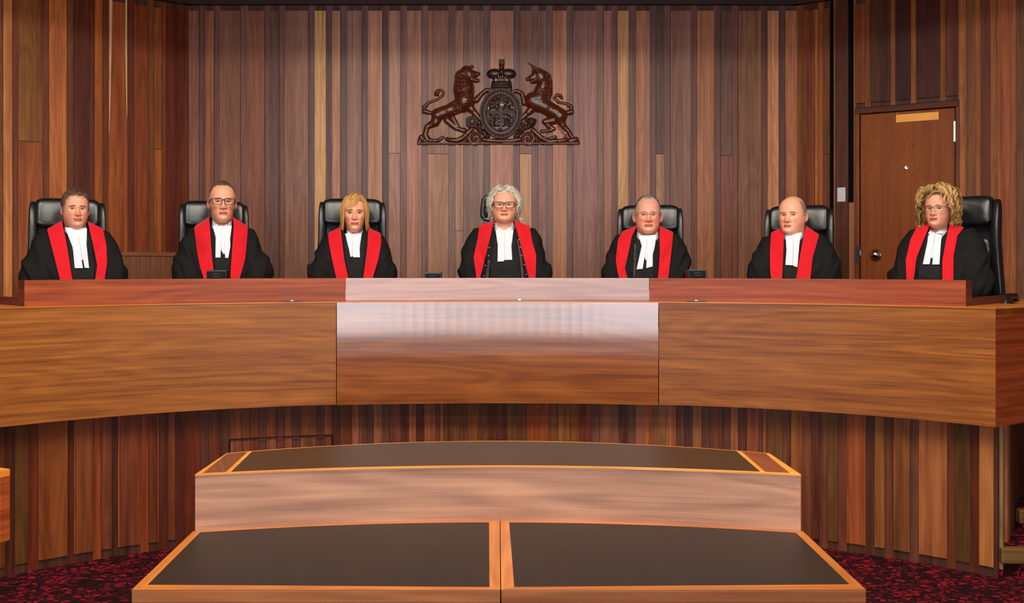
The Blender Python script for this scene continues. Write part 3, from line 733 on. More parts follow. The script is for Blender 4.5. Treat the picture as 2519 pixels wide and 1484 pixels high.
def smooth(x, a, b):
    t = np.clip((x-a)/(b-a), 0, 1); return t*t*(3-2*t)
TT = np.linspace(-.8, 1.0, 1801)
def _tab(xs, ys, k=45):
    y = np.interp(TT, xs, ys); ker = np.hanning(2*k+1); ker /= ker.sum()
    return np.convolve(np.pad(y, k, 'edge'), ker, 'valid')
class Head:
    def __init__(s, hp):
        s.hp = hp; wf = hp.get('wf', 1); jw = hp.get('jaw', 1); ck = hp.get('cheek', 0)
        s.W = _tab([0, .12, .2, .3, .4, .5, .6, .7, .8, 1], np.array([.20*jw, .232*jw, .262*jw, .287*(1+(jw-1)*.6)+ck, .306+ck*.6, .316, .325, .330, .33, .33])*wf)
        s.Fr = _tab([0, .12, .2, .3, .45, .55, .65, .75, 1], [.44, .44, .435, .43, .42, .415, .43, .44, .44])
        s.Bk = _tab([0, .12, .2, .3, .45, .6, .75, 1], [.14, .15, .2, .30, .42, .47, .48, .46])
        s.neck = hp.get('neck', .24)
    def base(s, ph, t):
        """ph angle from the front, t height (chin 0, crown 1) -> x, forward, in head heights"""
        W = np.interp(t, TT, s.W); Fr = np.interp(t, TT, s.Fr); Bk = np.interp(t, TT, s.Bk)
        cr = np.sqrt(np.clip(1-(np.clip((t-.55)/.45, 0, 1))**2.6, 1e-5, 1))
        lo = -.035; jf = np.sqrt(np.clip(1-(np.clip((.11-t)/(.11-lo), 0, 1))**2.2, 0, 1))
        fac = cr*jf
        W = W*fac+1e-6; Fr = Fr*fac+1e-6; Bk = Bk*fac+1e-6
        c, sn = np.cos(ph), np.sin(ph)
        D = np.where(c > 0, Fr, Bk)
        n = 2.0+.35*smooth(t, .05, .3)*(1-smooth(t, .75, .95))*(c > 0)
        # crown centre sits a little behind the ear line
        r = (np.abs(sn/W)**n+np.abs(c/D)**n)**(-1/n)
        x = r*sn; y = r*c-.03*smooth(t, .8, 1)
        # neck column
        nr = s.neck*(1+.10*smooth(-t, .1, .5))*(1-smooth(t, .18, .42)*.999)
        cy = -.10
        # ray from origin to circle centred (0, cy)
        bq = c*cy; disc = np.clip(nr*nr-cy*cy*sn*sn, 0, None); rn = bq+np.sqrt(disc)
        rn = np.where((disc > 0) & (nr > .02), np.clip(rn, 0, None), 0)
        rr = np.hypot(x, y); k = 26.
        rs = np.log(np.exp(k*rr)+np.exp(k*rn))/k-np.where(t > .42, np.log(2)/k*0, 0)
        rs = np.where(rn < .02, rr, rs); w = smooth(rn, .0, .10); rs = rs*w+rr*(1-w)
        q = rs/np.maximum(rr, 1e-6)
        x2 = rs*sn; y2 = np.where(rr > 1e-3, y*q, rs*c)
        y2 = np.where(fac > .05, y2, rs*c); x2 = np.where(fac > .05, x*q, rs*sn)
        return x2, y2
    def full(s, ph, t):
        hp = s.hp; x, y = s.base(ph, t); c = np.cos(ph)
        fw = smooth(c, .05, .45)
        G = lambda cx, ct, sx, st: np.exp(-((x-cx)/sx)**2-((t-ct)/st)**2)
        ax = np.abs(x); ns = hp.get('nose', 1.); nw = hp.get('nosew', 1.)
        d = np.zeros_like(x)
        # nose
        u = np.clip((.57-t)/(.57-.335), 0, 1)
        ridge = (.030+.110*u**1.15)*ns*np.exp(-(ax/((.027+.036*u)*nw))**2.2)*smooth(t, .295, .345)*(1-smooth(t, .54, .63))
        d += ridge
        d += .040*ns*(G(.054*nw, .345, .028, .026)+G(-.054*nw, .345, .028, .026))
        d -= .014*(G(.024, .312, .013, .010)+G(-.024, .312, .013, .010))
        # sockets and brows
        ex, et = .132*hp.get('eyex', 1), hp.get('eyet', .50)
        d -= hp.get('socket', .046)*(G(ex, et, .062, .040)+G(-ex, et, .062, .040))
        d -= .012*(G(.06, et+.015, .03, .04)+G(-.06, et+.015, .03, .04))
        bt = et+.075
        d += hp.get('browr', .012)*np.exp(-((t-bt+.25*(ax-.11)**2*3)/.026)**2)*smooth(ax, .02, .07)*(1-smooth(ax, .18, .27))
        # cheek, temples
        d += hp.get('cheekb', .018)*(G(.185, .385, .07, .06)+G(-.185, .385, .07, .06))
        # muzzle, lips
        mt = hp.get('mouth', .222); mw = hp.get('mouthw', .115); sm = hp.get('smile', 0.); mx_ = 1-smooth(ax, mw*.72, mw*1.12)
        d += .026*np.exp(-(ax/.13)**2-((t-mt)/.075)**2)
        cvx = t-mt-sm*(ax/mw)**2*.02
        lp = hp.get('lip', 1.)
        d += (.013*lp*np.exp(-((cvx-.019)/.013)**2)*(1-.35*np.exp(-(ax/.016)**2))+.016*lp*np.exp(-((cvx+.021)/.014)**2)-.014*np.exp(-(cvx/.0065)**2))*mx_
        d -= .008*(G(mw*1.04, mt+sm*.02, .018, .02)+G(-mw*1.04, mt+sm*.02, .018, .02))
        d -= .013*np.exp(-(ax/.085)**2-((t-mt+.062)/.024)**2)
        d += .024*np.exp(-(ax/.075)**2-((t-.075)/.055)**2)
        d -= .006*np.exp(-(ax/.010)**2)*smooth(t, .255, .275)*(1-smooth(t, .30, .315))
        # folds from nose to mouth
        fo = hp.get('fold', .010); xf = .062+(.35-t)*.42
        d -= fo*np.exp(-((ax-xf)/.013)**2)*smooth(t, .19, .25)*(1-smooth(t, .34, .37))
        d += fo*.7*np.exp(-((ax-xf-.03)/.022)**2)*smooth(t, .19, .25)*(1-smooth(t, .34, .37))
        # lower jowl line
        jo = hp.get('jowl', 0.); d += jo*(G(.16, .13, .05, .05)+G(-.16, .13, .05, .05))
        # bags and forehead lines
        bg = hp.get('bag', .005)
        xe = ax-ex
        d -= bg*np.exp(-((t-(et-.052)+.9*xe**2*3)/.008)**2)*np.exp(-(xe/.05)**2)
        d += bg*.8*np.exp(-((t-(et-.036))/.010)**2)*np.exp(-(xe/.045)**2)
        fl = hp.get('lines', .002)
        for k, lt in enumerate((.68, .72, .76)): d -= fl*np.exp(-((t-lt+.01*np.cos(ax*14+k))/.005)**2)*(1-smooth(ax, .12, .2))
        d -= fl*.8*np.exp(-((ax-.022)/.007)**2)*np.exp(-((t-.585)/.025)**2)
        y = y+d*fw
        # eye balls with lids
        er = .052; op = hp.get('open', 1.)
        xb, yb = s.base(np.array([math.atan2(ex, .40)]), np.array([et])); s.eye_y = float(yb[0])-.030-er*.93+hp.get('eyeout', 0)
        s.eye_x = ex; s.eye_t = et; s.er = er
        dx = ax-ex; dt = t-et; rr2 = (er+.0065)**2-dx*dx-dt*dt
        ysph = s.eye_y+np.sqrt(np.clip(rr2, 0, None))
        hx = np.clip(1-(dx/.055)**2, 0, 1)
        up = .0245*op*hx**.6+hp.get('slant', .0)*dx; dn = .0175*op*hx**.8
        inside = (hx > 0) & (dt < up) & (dt > -dn) & (fw > .3)
        lid = (rr2 > 0) & (~inside) & (fw > .3)
        y = np.where(lid, np.maximum(y, ysph), y)
        # upper lid crease
        y = y-.005*np.exp(-((dt-up-.017)/.006)**2)*np.exp(-(dx/.045)**2)*fw
        y = np.where(inside, np.minimum(y, s.eye_y+np.sqrt(np.clip(er*er-dx*dx-dt*dt, 0, None))-.014), y)
        s._lidedge = np.exp(-((dt-up)/.006)**2)*(hx > 0)*fw
        # cheeks rounded
        return x, y
    def colour(s, ph, t, x, y):
        hp = s.hp; ax = np.abs(x); fw = smooth(np.cos(ph), .1, .5)
        base = np.array(lin(hp.get('skin', (208, 150, 120))))*1.36; n = x.shape
        C = np.ones(n+(3,))*base*1.0
        def blend(w, rgb):
            nonlocal C
            w = np.clip(w, 0, 1)[..., None]; C = C*(1-w)+np.array(lin(rgb))*w
        G = lambda cx, ct, sx, st: np.exp(-((ax-cx)/sx)**2-((t-ct)/st)**2)
        rd = .85*hp.get('red', .5); redc = hp.get('redc', (200, 98, 78))
        blend(rd*.9*G(.17, .35, .09, .08)*fw, redc); blend(rd*G(.0, .36, .06, .05)*fw, redc)
        blend(rd*.35*smooth(t, .62, .7)*(1-smooth(t, .8, .95))*fw, redc)
        blend(rd*.5*smooth(-t, -.05, .1), redc)
        bs = hp.get('beard', 0.); blend(bs*smooth(ax, -1, 0)*(1-smooth(t, .26, .33))*smooth(t, -.1, .02)*smooth(np.cos(ph), -.1, .3), hp.get('beardc', (150, 118, 104)))
        mt = hp.get('mouth', .222); mw = hp.get('mouthw', .115); sm = hp.get('smile', 0.); cvx = t-mt-sm*(ax/mw)**2*.02
        blend(.85*np.exp(-(np.maximum(np.abs(cvx)-.022, 0)/.008)**2)*(1-smooth(ax, mw*.75, mw*1.02))*fw, hp.get('lipc', (172, 92, 82)))
        blend(.75*np.exp(-(cvx/.005)**2)*(1-smooth(ax, mw*.8, mw*1.05))*fw, (96, 44, 38))
        et = s.eye_t; ex = s.eye_x
        blend(.35*G(ex, et, .06, .038)*fw, (150, 84, 70))
        blend(s._lidedge*.85, (44, 26, 22))  # dark lash line, with the upper lid's shadow painted into the skin colour
        bw = hp.get('brow', .5); bt = et+.080-(ax-.12)**2*2.4-(ax-.12)*.09
        blend(bw*np.exp(-((t-bt)/.015)**2)*smooth(ax, .035, .06)*(1-smooth(ax, .17, .22))*fw, hp.get('browc', (90, 70, 55)))
        sc = hp.get('scalp', 0.)
        if sc: blend(sc*hp['mask'](np.abs(ph), t, x), hp.get('scalpc', (120, 100, 85)))
        return C

NPH, NT = 190, 210
def head_grid():
    k = np.linspace(-1, 1, NPH, endpoint=False); ph = pi*np.sign(k)*np.abs(k)**1.35
    a = np.linspace(-.62, -.06, 16, endpoint=False); b = np.linspace(-.06, .62, 150, endpoint=False); c = 1-(1-.62)*(1-np.linspace(0, 1, 45))**1.6
    t = np.concatenate([a, b, c]); t[-1] = .99995
    return np.meshgrid(ph, t)
def to_world(hp, X, Y, T):
    """head heights -> world, with yaw, roll and nod about the neck"""
    Hh = hp['H']; v = np.stack([X*Hh*hp.get('sx', 1), -Y*Hh, (T-.15)*Hh], -1)
    w = smooth(T, -.35, .05)[..., None] if isinstance(T, np.ndarray) else 1.
    R = Matrix.Rotation(hp.get('yaw', 0), 3, 'Z') @ Matrix.Rotation(hp.get('nod', 0), 3, 'X') @ Matrix.Rotation(hp.get('roll', 0), 3, 'Y')
    Rn = np.array(R); vr = v @ Rn.T
    v = vr*w+v*(1-w)
    v = v @ np.array(Matrix.Rotation(hp.get('face', 0), 3, 'Z')).T
    v[..., 2] += .15*Hh
    return v+np.array(hp['org'])
class HM:     # mesh in numpy chunks
    pass
def ear(mb, hp, hd, side):
    Hh = 1.; n, m = 14, 24; rows = []; cols = []
    es = hp.get('ear', 1.); ew = .062*es; eh = .118*es; et = hp.get('eart', .455); W = float(np.interp(et, TT, hd.W))
    red = np.array(lin(hp.get('redc', (200, 98, 78)))); bs = np.array(lin(hp.get('skin', (208, 150, 120))))*.92
    vs = []; cs = []
    for layer in (0, 1):
        for i in range(n+1):
            r = i/n
            for j in range(m):
                a = 2*pi*j/m; ca, sa = math.cos(a), math.sin(a)
                taper = 1-.28*max(0, -sa)
                px = ca*r*ew*taper; pz_ = sa*r*eh
                h = .022*math.exp(-((r-.84)/.12)**2)*(1 if ca > -.4 or sa < -.2 else .6) + .012*math.exp(-((r-.5)/.1)**2)*(ca > -.2) - .012*math.exp(-(r/.3)**2) - .02*smooth(np.array(r), .9, 1.05)
                if layer: h = -.012*(1-r**4)-.006
                vs.append((px, h, pz_)); cs.append(tuple(bs*(1-.4)+red*.4))
    out = []
    tilt = hp.get('earout', .5)
    for (px, h, pz_) in vs:
        # px: backwards along the head, h: outwards
        yb = -px*math.cos(tilt)-.02+.0; xo = (px+ew)*math.sin(tilt)+h*math.cos(tilt)-.004
        yy = yb+h*math.sin(tilt)*.6
        out.append((side*(W*.985+xo), yy, et+pz_+.12*px))
    arr = np.array(out); w = to_world(hp, arr[:, 0], arr[:, 1], arr[:, 2]); fs = []
    for L in (0, 1):
        o = L*(n+1)*m
        for i in range(n):
            for j in range(m): fs.append((o+i*m+j, o+i*m+(j+1) % m, o+(i+1)*m+(j+1) % m, o+(i+1)*m+j))
    mb.add([tuple(q) for q in w], fs, cs)
def ribbons(mb, paths, width, cols, outward):
    """thin tapered locks; outward = point the locks face away from"""
    vs = []; fs = []; cc = []
    for p, c in zip(paths, cols):
        n = len(p); b = len(vs); wd = width*rnd.uniform(.6, 1.3)
        for i in range(n):
            t = p[min(i+1, n-1)]-p[max(i-1, 0)]; o = p[i]-outward; sd = np.cross(t, o); L = np.linalg.norm(sd)
            sd = sd/L if L > 1e-9 else np.array((1., 0, 0))
            w = wd*(1-.75*(i/(n-1))**2)*(.5+.5*min(1, i/1.5+.3))*.5
            up = o/max(1e-6, np.linalg.norm(o))
            vs.append(tuple(p[i]-sd*w)); vs.append(tuple(p[i]+up*w*.55)); vs.append(tuple(p[i]+sd*w)); cc += [c]*3
            if i:
                k = b+3*i; fs.append((k-3, k-2, k+1, k)); fs.append((k-2, k-1, k+2, k+1))
    mb.add(vs, fs, cc)
def vary(c, r, amt=.18, hue=0.0):
    k = 1+r.uniform(-amt, amt); q = lin(c); return (min(1, q[0]*k), min(1, q[1]*k*(1+r.uniform(-hue, hue))), min(1, q[2]*k*(1+r.uniform(-2*hue, hue))))

def make_head(hp, bodymb, root):
    hd = Head(hp); PH, T = head_grid(); X, Y = hd.full(PH, T); C = hd.colour(PH, T, X, Y)
    V = to_world(hp, X, Y, T); nT, nP = X.shape
    vs = [tuple(q) for q in V.reshape(-1, 3)]; cs = [tuple(q) for q in C.reshape(-1, 3)]
    fs = [(i*nP+j, i*nP+(j+1) % nP, (i+1)*nP+(j+1) % nP, (i+1)*nP+j) for i in range(nT-1) for j in range(nP)]
    fs.append(tuple((nT-1)*nP+j for j in range(nP)))
    bodymb.add(vs, fs, cs)
    for sd in (-1, 1): ear(bodymb, hp, hd, sd)
    # eyes
    for sd in (-1, 1):
        c = to_world(hp, np.array([sd*hd.eye_x]), np.array([hd.eye_y]), np.array([hd.eye_t]))[0]
        r = hd.er*hp['H']; g = (Vector((0, 0, H))-Vector(c)); g.z += hp.get('gz', 0); g.normalize(); g = (g+Vector(hp.get('gaze', (0, 0, 0)))).normalized()
        q = Vector((0, 0, 1)).rotation_difference(g).to_matrix().to_4x4(); M = Matrix.Translation(c) @ q
        mb = MB(); ir = tuple(.45*q for q in lin(hp.get('iris', (92, 84, 70))))
        prof = [0, 6, 10.5, 11.5, 17, 23, 26.5, 29.5, 40, 60, 90, 130, 180]; cl = [(.004,)*3]*3+[tuple(x*.5 for x in ir)]+[ir, ir, tuple(x*.35 for x in ir), (.30, .24, .21), (.40, .33, .30), (.40, .31, .28), (.4, .28, .24), (.4, .28, .24), (.4, .28, .24)]
        n = 28; vs = []; cc = []
        for a, k in zip(prof, cl):
            a = math.radians(a)
            for j in range(n):
                b = 2*pi*j/n; vs.append(M @ Vector((r*math.sin(a)*math.cos(b), r*math.sin(a)*math.sin(b), r*math.cos(a)*(1.0)))); cc.append(k)
        fs = [(i*n+j, i*n+(j+1) % n, (i+1)*n+(j+1) % n, (i+1)*n+j) for i in range(len(prof)-1) for j in range(n)]
        mb.add(vs, fs, cc); mb.build('eye', M_eye, root, smooth=True)
    return hd

def make_hair(hp, hd, root):
    """scalp shell plus locks; hp['mask'](|phi|, t, x) 0..1 says where hair grows"""
    r = random.Random(hp.get('seed', 1)); Hh = hp['H']; mask = hp['mask']; mb = MB()
    k = np.linspace(-1, 1, 190, endpoint=False); ph = pi*k; t = np.concatenate([np.linspace(.05, .7, 90, endpoint=False), 1-(.3)*(1-np.linspace(0, 1, 70))**1.5]); t[-1] = .9999
    PH, T = np.meshgrid(ph, t); X, Y = hd.base(PH, T)
    m = mask(np.abs(PH), T, X) if not hp.get('asym') else mask(PH, T, X)
    from mathutils import noise as mn
    th = hp['thick'](PH, T)
    fz_ = hp.get('lump', .3); ns = np.array([[mn.noise(Vector((X[i, j]*hp.get('lf', 9), Y[i, j]*hp.get('lf', 9), T[i, j]*hp.get('lf', 9)+hp.get('seed', 1)))) for j in range(X.shape[1])] for i in range(X.shape[0])])
    sm_ = smooth(m, .15, .85); th = th*(1+fz_*ns)*hp.get('shellth', .55)*sm_-.012*(1-sm_)
    cen = np.stack([X*0, Y*0-.02, T*0+.55], -1); Pn = np.stack([X, Y, T], -1)-cen; Pn /= np.linalg.norm(Pn, axis=-1, keepdims=True)
    Q = np.stack([X, Y, T], -1)+Pn*th[..., None]
    V = to_world(hp, Q[..., 0], Q[..., 1], Q[..., 2]); nT, nP = X.shape
    if hp.get('shell', True):
        fs = []; ok = (m > .12)
        for i in range(nT-1):
            for j in range(nP):
                j2 = (j+1) % nP
                if ok[i, j] and ok[i, j2] and ok[i+1, j] and ok[i+1, j2]: fs.append((i*nP+j, i*nP+j2, (i+1)*nP+j2, (i+1)*nP+j))
        if ok[-1].all(): fs.append(tuple((nT-1)*nP+j for j in range(nP)))
        cf_ = hp['hcol']; r9 = random.Random(5)
        shc = [tuple(np.mean([lin(cf_(p_, t_, r9)) for _ in range(40)], axis=0)) for p_, t_ in ((0., .9), (1.6, .5))]
        cs = []
        for i in range(nT):
            for j in range(nP): cs.append(tuple(x*hp.get('shellk', .6)*(1+.25*ns[i, j]) for x in (shc[0] if T[i, j] > .72 else shc[1])))
        mb.add([tuple(q) for q in V.reshape(-1, 3)], fs, cs)
    # locks
    N = hp.get('n', 2600); paths = []; cols = []; steps = hp.get('steps', 5); tries = 0
    while len(paths) < N and tries < N*12:
        tries += 1
        p0 = r.uniform(-pi, pi); tz = 1-(1-.05)*(1-r.random()**.75) if r.random() < .5 else r.uniform(.1, 1.0)
        tz = min(tz, .997)
        a = np.array([p0]); b = np.array([tz]); x, y = hd.base(a, b); mk = float((mask(np.abs(a), b, x) if not hp.get('asym') else mask(a, b, x))[0])
        if r.random() > mk: continue
        p = np.array((float(x[0]), float(y[0]), tz)); nrm = p-np.array((0, -.02, .55)); nrm /= np.linalg.norm(nrm)
        L = hp['length'](p0, tz, r); D = np.array(hp['dir'](p0, tz, p, r), float); D -= nrm*D.dot(nrm); D /= max(1e-6, np.linalg.norm(D))
        off = float(hp['thick'](np.array([p0]), np.array([tz]))[0])*smooth(np.array(mk), .15, .85)
        q = p+nrm*off*r.uniform(.3, 1.05); v = D*(1-hp.get('lift', .2))+nrm*hp.get('lift', .2)*r.uniform(.3, 1.6)
        path = [q.copy()]; st = L/steps; g = hp.get('grav', 0.); cu = hp.get('curl', 0.); ph0 = r.uniform(0, 6.28); cfq = hp.get('curlf', 2.)
        sdv = np.cross(nrm, D)
        mar = hp.get('margin', lambda p: .0)(q)
        stick = hp.get('stick', .8); kk = r.uniform(.5, 1.12); WF = .33*hp.get('wf', 1)
        for i in range(steps):
            v = v+np.array((0, 0, -g))*st*10; vn = v/np.linalg.norm(v)
            q = q+vn*st
            ox, oy, oz = q[0], q[1]+.02, q[2]-.55; R_ = math.sqrt(ox*ox+oy*oy+oz*oz)+1e-9
            zs_ = .45 if oz > 0 else hp.get('zdrop', 1.1)
            rT = 1/math.sqrt((ox/R_/WF)**2+(oy/R_/(.44 if oy > 0 else .48))**2+(oz/R_/zs_)**2)
            tgt = rT+off*kk+mar
            if R_ < tgt: q = q+np.array((ox, oy, oz if oz > 0 else 0))/R_*(tgt-R_)
            elif oz > -.35: q = q-np.array((ox, oy, oz if oz > 0 else 0))/R_*(R_-tgt)*stick
            pp = q.copy()
            if cu: pp = pp+sdv*cu*math.sin(ph0+i*cfq)+nrm*cu*.7*math.cos(ph0+i*cfq)
            path.append(pp)
        fr = hp.get('front_clear')
        if fr and any(fr(z) for z in path[1:]): continue
        base_c = lin(hp['hcol'](p0, tz, r)); arr0 = np.array(path); nst = len(path)
        for ck in range(hp.get('clump', 1)):
            arr = arr0
            if hp.get('clump', 1) > 1:
                jt = np.array([r.gauss(0, .017), r.gauss(0, .017), r.gauss(0, .014)]); arr = arr0+jt*np.linspace(1.0, .55, nst)[:, None]
            w = to_world(hp, arr[:, 0], arr[:, 1], arr[:, 2]); paths.append(w); cols.append(tuple(base_c))
    cols = [tuple(min(1, x*(1+r.uniform(-.22, .22))) for x in c) for c in cols]
    cw = to_world(hp, np.array([0.]), np.array([-.02]), np.array([.5]))[0]
    ribbons(mb, paths, hp.get('width', .0022), cols, cw)
    # eyebrows
    bl = []; bc = []
    nb = hp.get('nbrow', 90)
    for sd in (-1, 1):
        for i in range(nb):
            ax = r.uniform(.045, .195); bt = hd.eye_t+.080-(ax-.12)**2*2.4-(ax-.12)*.09+r.gauss(0, .006)
            a = np.array([math.atan2(ax, .42)]); xx, yy = hd.full(np.array([a[0]]), np.array([bt]))
            # solve phi for the wanted x
            for _ in range(4): a = a*ax/np.maximum(xx, 1e-3); xx, yy = hd.full(a, np.array([bt]))
            s0 = np.array((sd*float(xx[0]), float(yy[0]), bt)); dv = np.array((sd*.9, .10, .22-(ax-.05)*3.6)); dv /= np.linalg.norm(dv)
            L = .03*r.uniform(.7, 1.3)
            arr = np.array([s0+np.array((0, .001, 0)), s0+dv*L*.5+np.array((0, .006, 0)), s0+dv*L+np.array((0, .002, 0))]); bl.append(to_world(hp, arr[:, 0], arr[:, 1], arr[:, 2])); bc.append(vary(hp.get('browc', (90, 70, 55)), r))
    ribbons(mb, bl, .0011, bc, cw)
    return mb.build('hair', M_hair, root, smooth=True)

def make_glasses(hp, hd, root, g):
    r = empty('eyeglasses'); r.parent = root; 
    # lens outlines in head units, frame plane follows the face
    yf = g.get('y', .475); name = 'eyeglasses'
    cx, hw, hh, ct, ex = g['cx'], g['hw'], g['hh'], g['t'], g.get('exp', .45)
    def loop(sd, k=1., n=40):
        out = []
        for i in range(n):
            a = 2*pi*i/n; c, s = math.cos(a), math.sin(a)
            x = hw*k*math.copysign(abs(c)**ex, c); z = hh*k*math.copysign(abs(s)**ex, s)
            if s > 0: z *= 1.0
            x *= (1+.06*z/hh) ; xx = cx+x
            out.append((sd*xx, yf-.45*max(0, xx-.05)**2, ct+z))
        return out
    def tw(ps): a = np.array(ps); return [Vector(q) for q in to_world(hp, a[:, 0], a[:, 1], a[:, 2])]
    mb = MB(); rad = g['rad']
    for sd in (-1, 1):
        if not g.get('rimless'): mb.tube(tw(loop(sd)), rad, 8, closed=True)
        else: mb.tube(tw(loop(sd)[:21]), rad, 6)
    mb.tube(tw([(-cx+hw*.98, yf, ct+hh*.45), (0, yf+.018, ct+hh*.62), (cx-hw*.98, yf, ct+hh*.45)]), rad*1.1, 8)
    fr = mb.build('eyeglasses', g['mat'], root, smooth=True)
    bpy.data.objects.remove(r)
    for sd in (-1, 1):
        mb = MB(); xo = cx+hw; W = float(np.interp(.5, TT, hd.W))+.012
        mb.tube(tw([(sd*xo, yf-.45*(xo-.05)**2, ct+hh*g.get('armz', .5)), (sd*(xo+.012), yf-.09, ct+hh*g.get('armz', .5)), (sd*W, .12, ct+.01), (sd*(W+.004), -.03, ct+.0), (sd*(W-.01), -.1, ct-.07)]), rad*1.2, 8)
        mb.build('temple_arm', g.get('armmat', g['mat']), fr, smooth=True)
    for sd in (-1, 1):
        mb = MB(); lp = loop(sd, .97, 32); c = (sd*cx, yf-.45*max(0, cx-.05)**2+.004, ct); pts = tw(lp+[c]); n = len(lp)
        mb.add(pts, [(i, (i+1) % n, n) for i in range(n)]); mb.build('lens', M_lens, fr, smooth=True)
    return fr

def hand(mb, base, fwd, side, s=1.0, skin=(205, 150, 122)):
    """palm down, fingers curled a little over the desk; thumb from the side of the palm"""
    f = Vector(fwd).normalized(); up = Vector((0, 0, 1)); sd = f.cross(up)*side; b = Vector(base); c = lin(skin)
    rows = []
    for k in range(9):
        t = k/8; w = (.030+.013*math.sin(t*pi*.6))*s; h = (.019-.005*t)*s
        cen = b+f*(t*.09*s)+up*(.004*math.sin(t*pi))
        rows.append([cen+sd*math.cos(a)*w+up*math.sin(a)*h for a in np.linspace(0, 2*pi, 14, endpoint=False)])
    mb.grid(rows, c, closed=True); n0 = len(mb.v)
    mb.add(rows[-1], [tuple(range(14))], c); mb.add(rows[0], [tuple(range(13, -1, -1))], c)
    for i, (o, L) in enumerate(((.031, .070), (.011, .080), (-.010, .074), (-.030, .058))):
        p = b+f*.082*s+sd*o*s; d = (f+sd*o*1.5).normalized(); pts = [p, p+d*L*.38*s+up*.006, p+d*L*.68*s-up*.006, p+d*L*.86*s-up*.020]
        mb.tube(pts, [.0092*s, .0088*s, .0080*s, .0058*s], 10, c)
    p = b+f*.02*s+sd*.030*s; d = (f*.75+sd*.65).normalized(); mb.tube([p, p+d*.035*s, p+(d+f*.4).normalized()*.062*s-up*.006, p+(d+f*.9).normalized()*.082*s-up*.012], [.013*s, .0115*s, .0100*s, .0065*s], 10, c)
from mathutils import noise as MN
CAM = Vector((0, 0, H))
def interp_edge(pts, s):
    d = [0]
    for a, b in zip(pts[:-1], pts[1:]): d.append(d[-1]+math.hypot(b[0]-a[0], b[1]-a[1]))
    q = s*d[-1]
    for i in range(len(pts)-1):
        if q <= d[i+1]+1e-9:
            k = (q-d[i])/max(1e-9, d[i+1]-d[i]); return (pts[i][0]+(pts[i+1][0]-pts[i][0])*k, pts[i][1]+(pts[i+1][1]-pts[i][1])*k)
    return pts[-1]
def finish(o, smooth_=True):
    if smooth_: o.data.polygons.foreach_set('use_smooth', [True]*len(o.data.polygons))
    return o
class Frame:
    """a seated figure's own axes: s to its side, f towards where it faces"""
    def __init__(q, X0, Y0, phi):
        q.o = Vector((X0, Y0, 0)); q.phi = phi; q.D = Vector((math.cos(phi), math.sin(phi), 0)); q.N = Vector((math.sin(phi), -math.cos(phi), 0))
    def W(q, s, f, z): return q.o+q.D*s+q.N*f+Vector((0, 0, z))
    def s_at(q, u, f=0):
        k = (u-U0)/F; bx, by = q.o.x+q.N.x*f, q.o.y+q.N.y*f
        return (k*by-bx)/(q.D.x-k*q.D.y)
    def sz(q, u, v, f=0):
        s = q.s_at(u, f); Y = q.o.y+q.N.y*f+q.D.y*s; return s, H+(V0-v)/F*Y
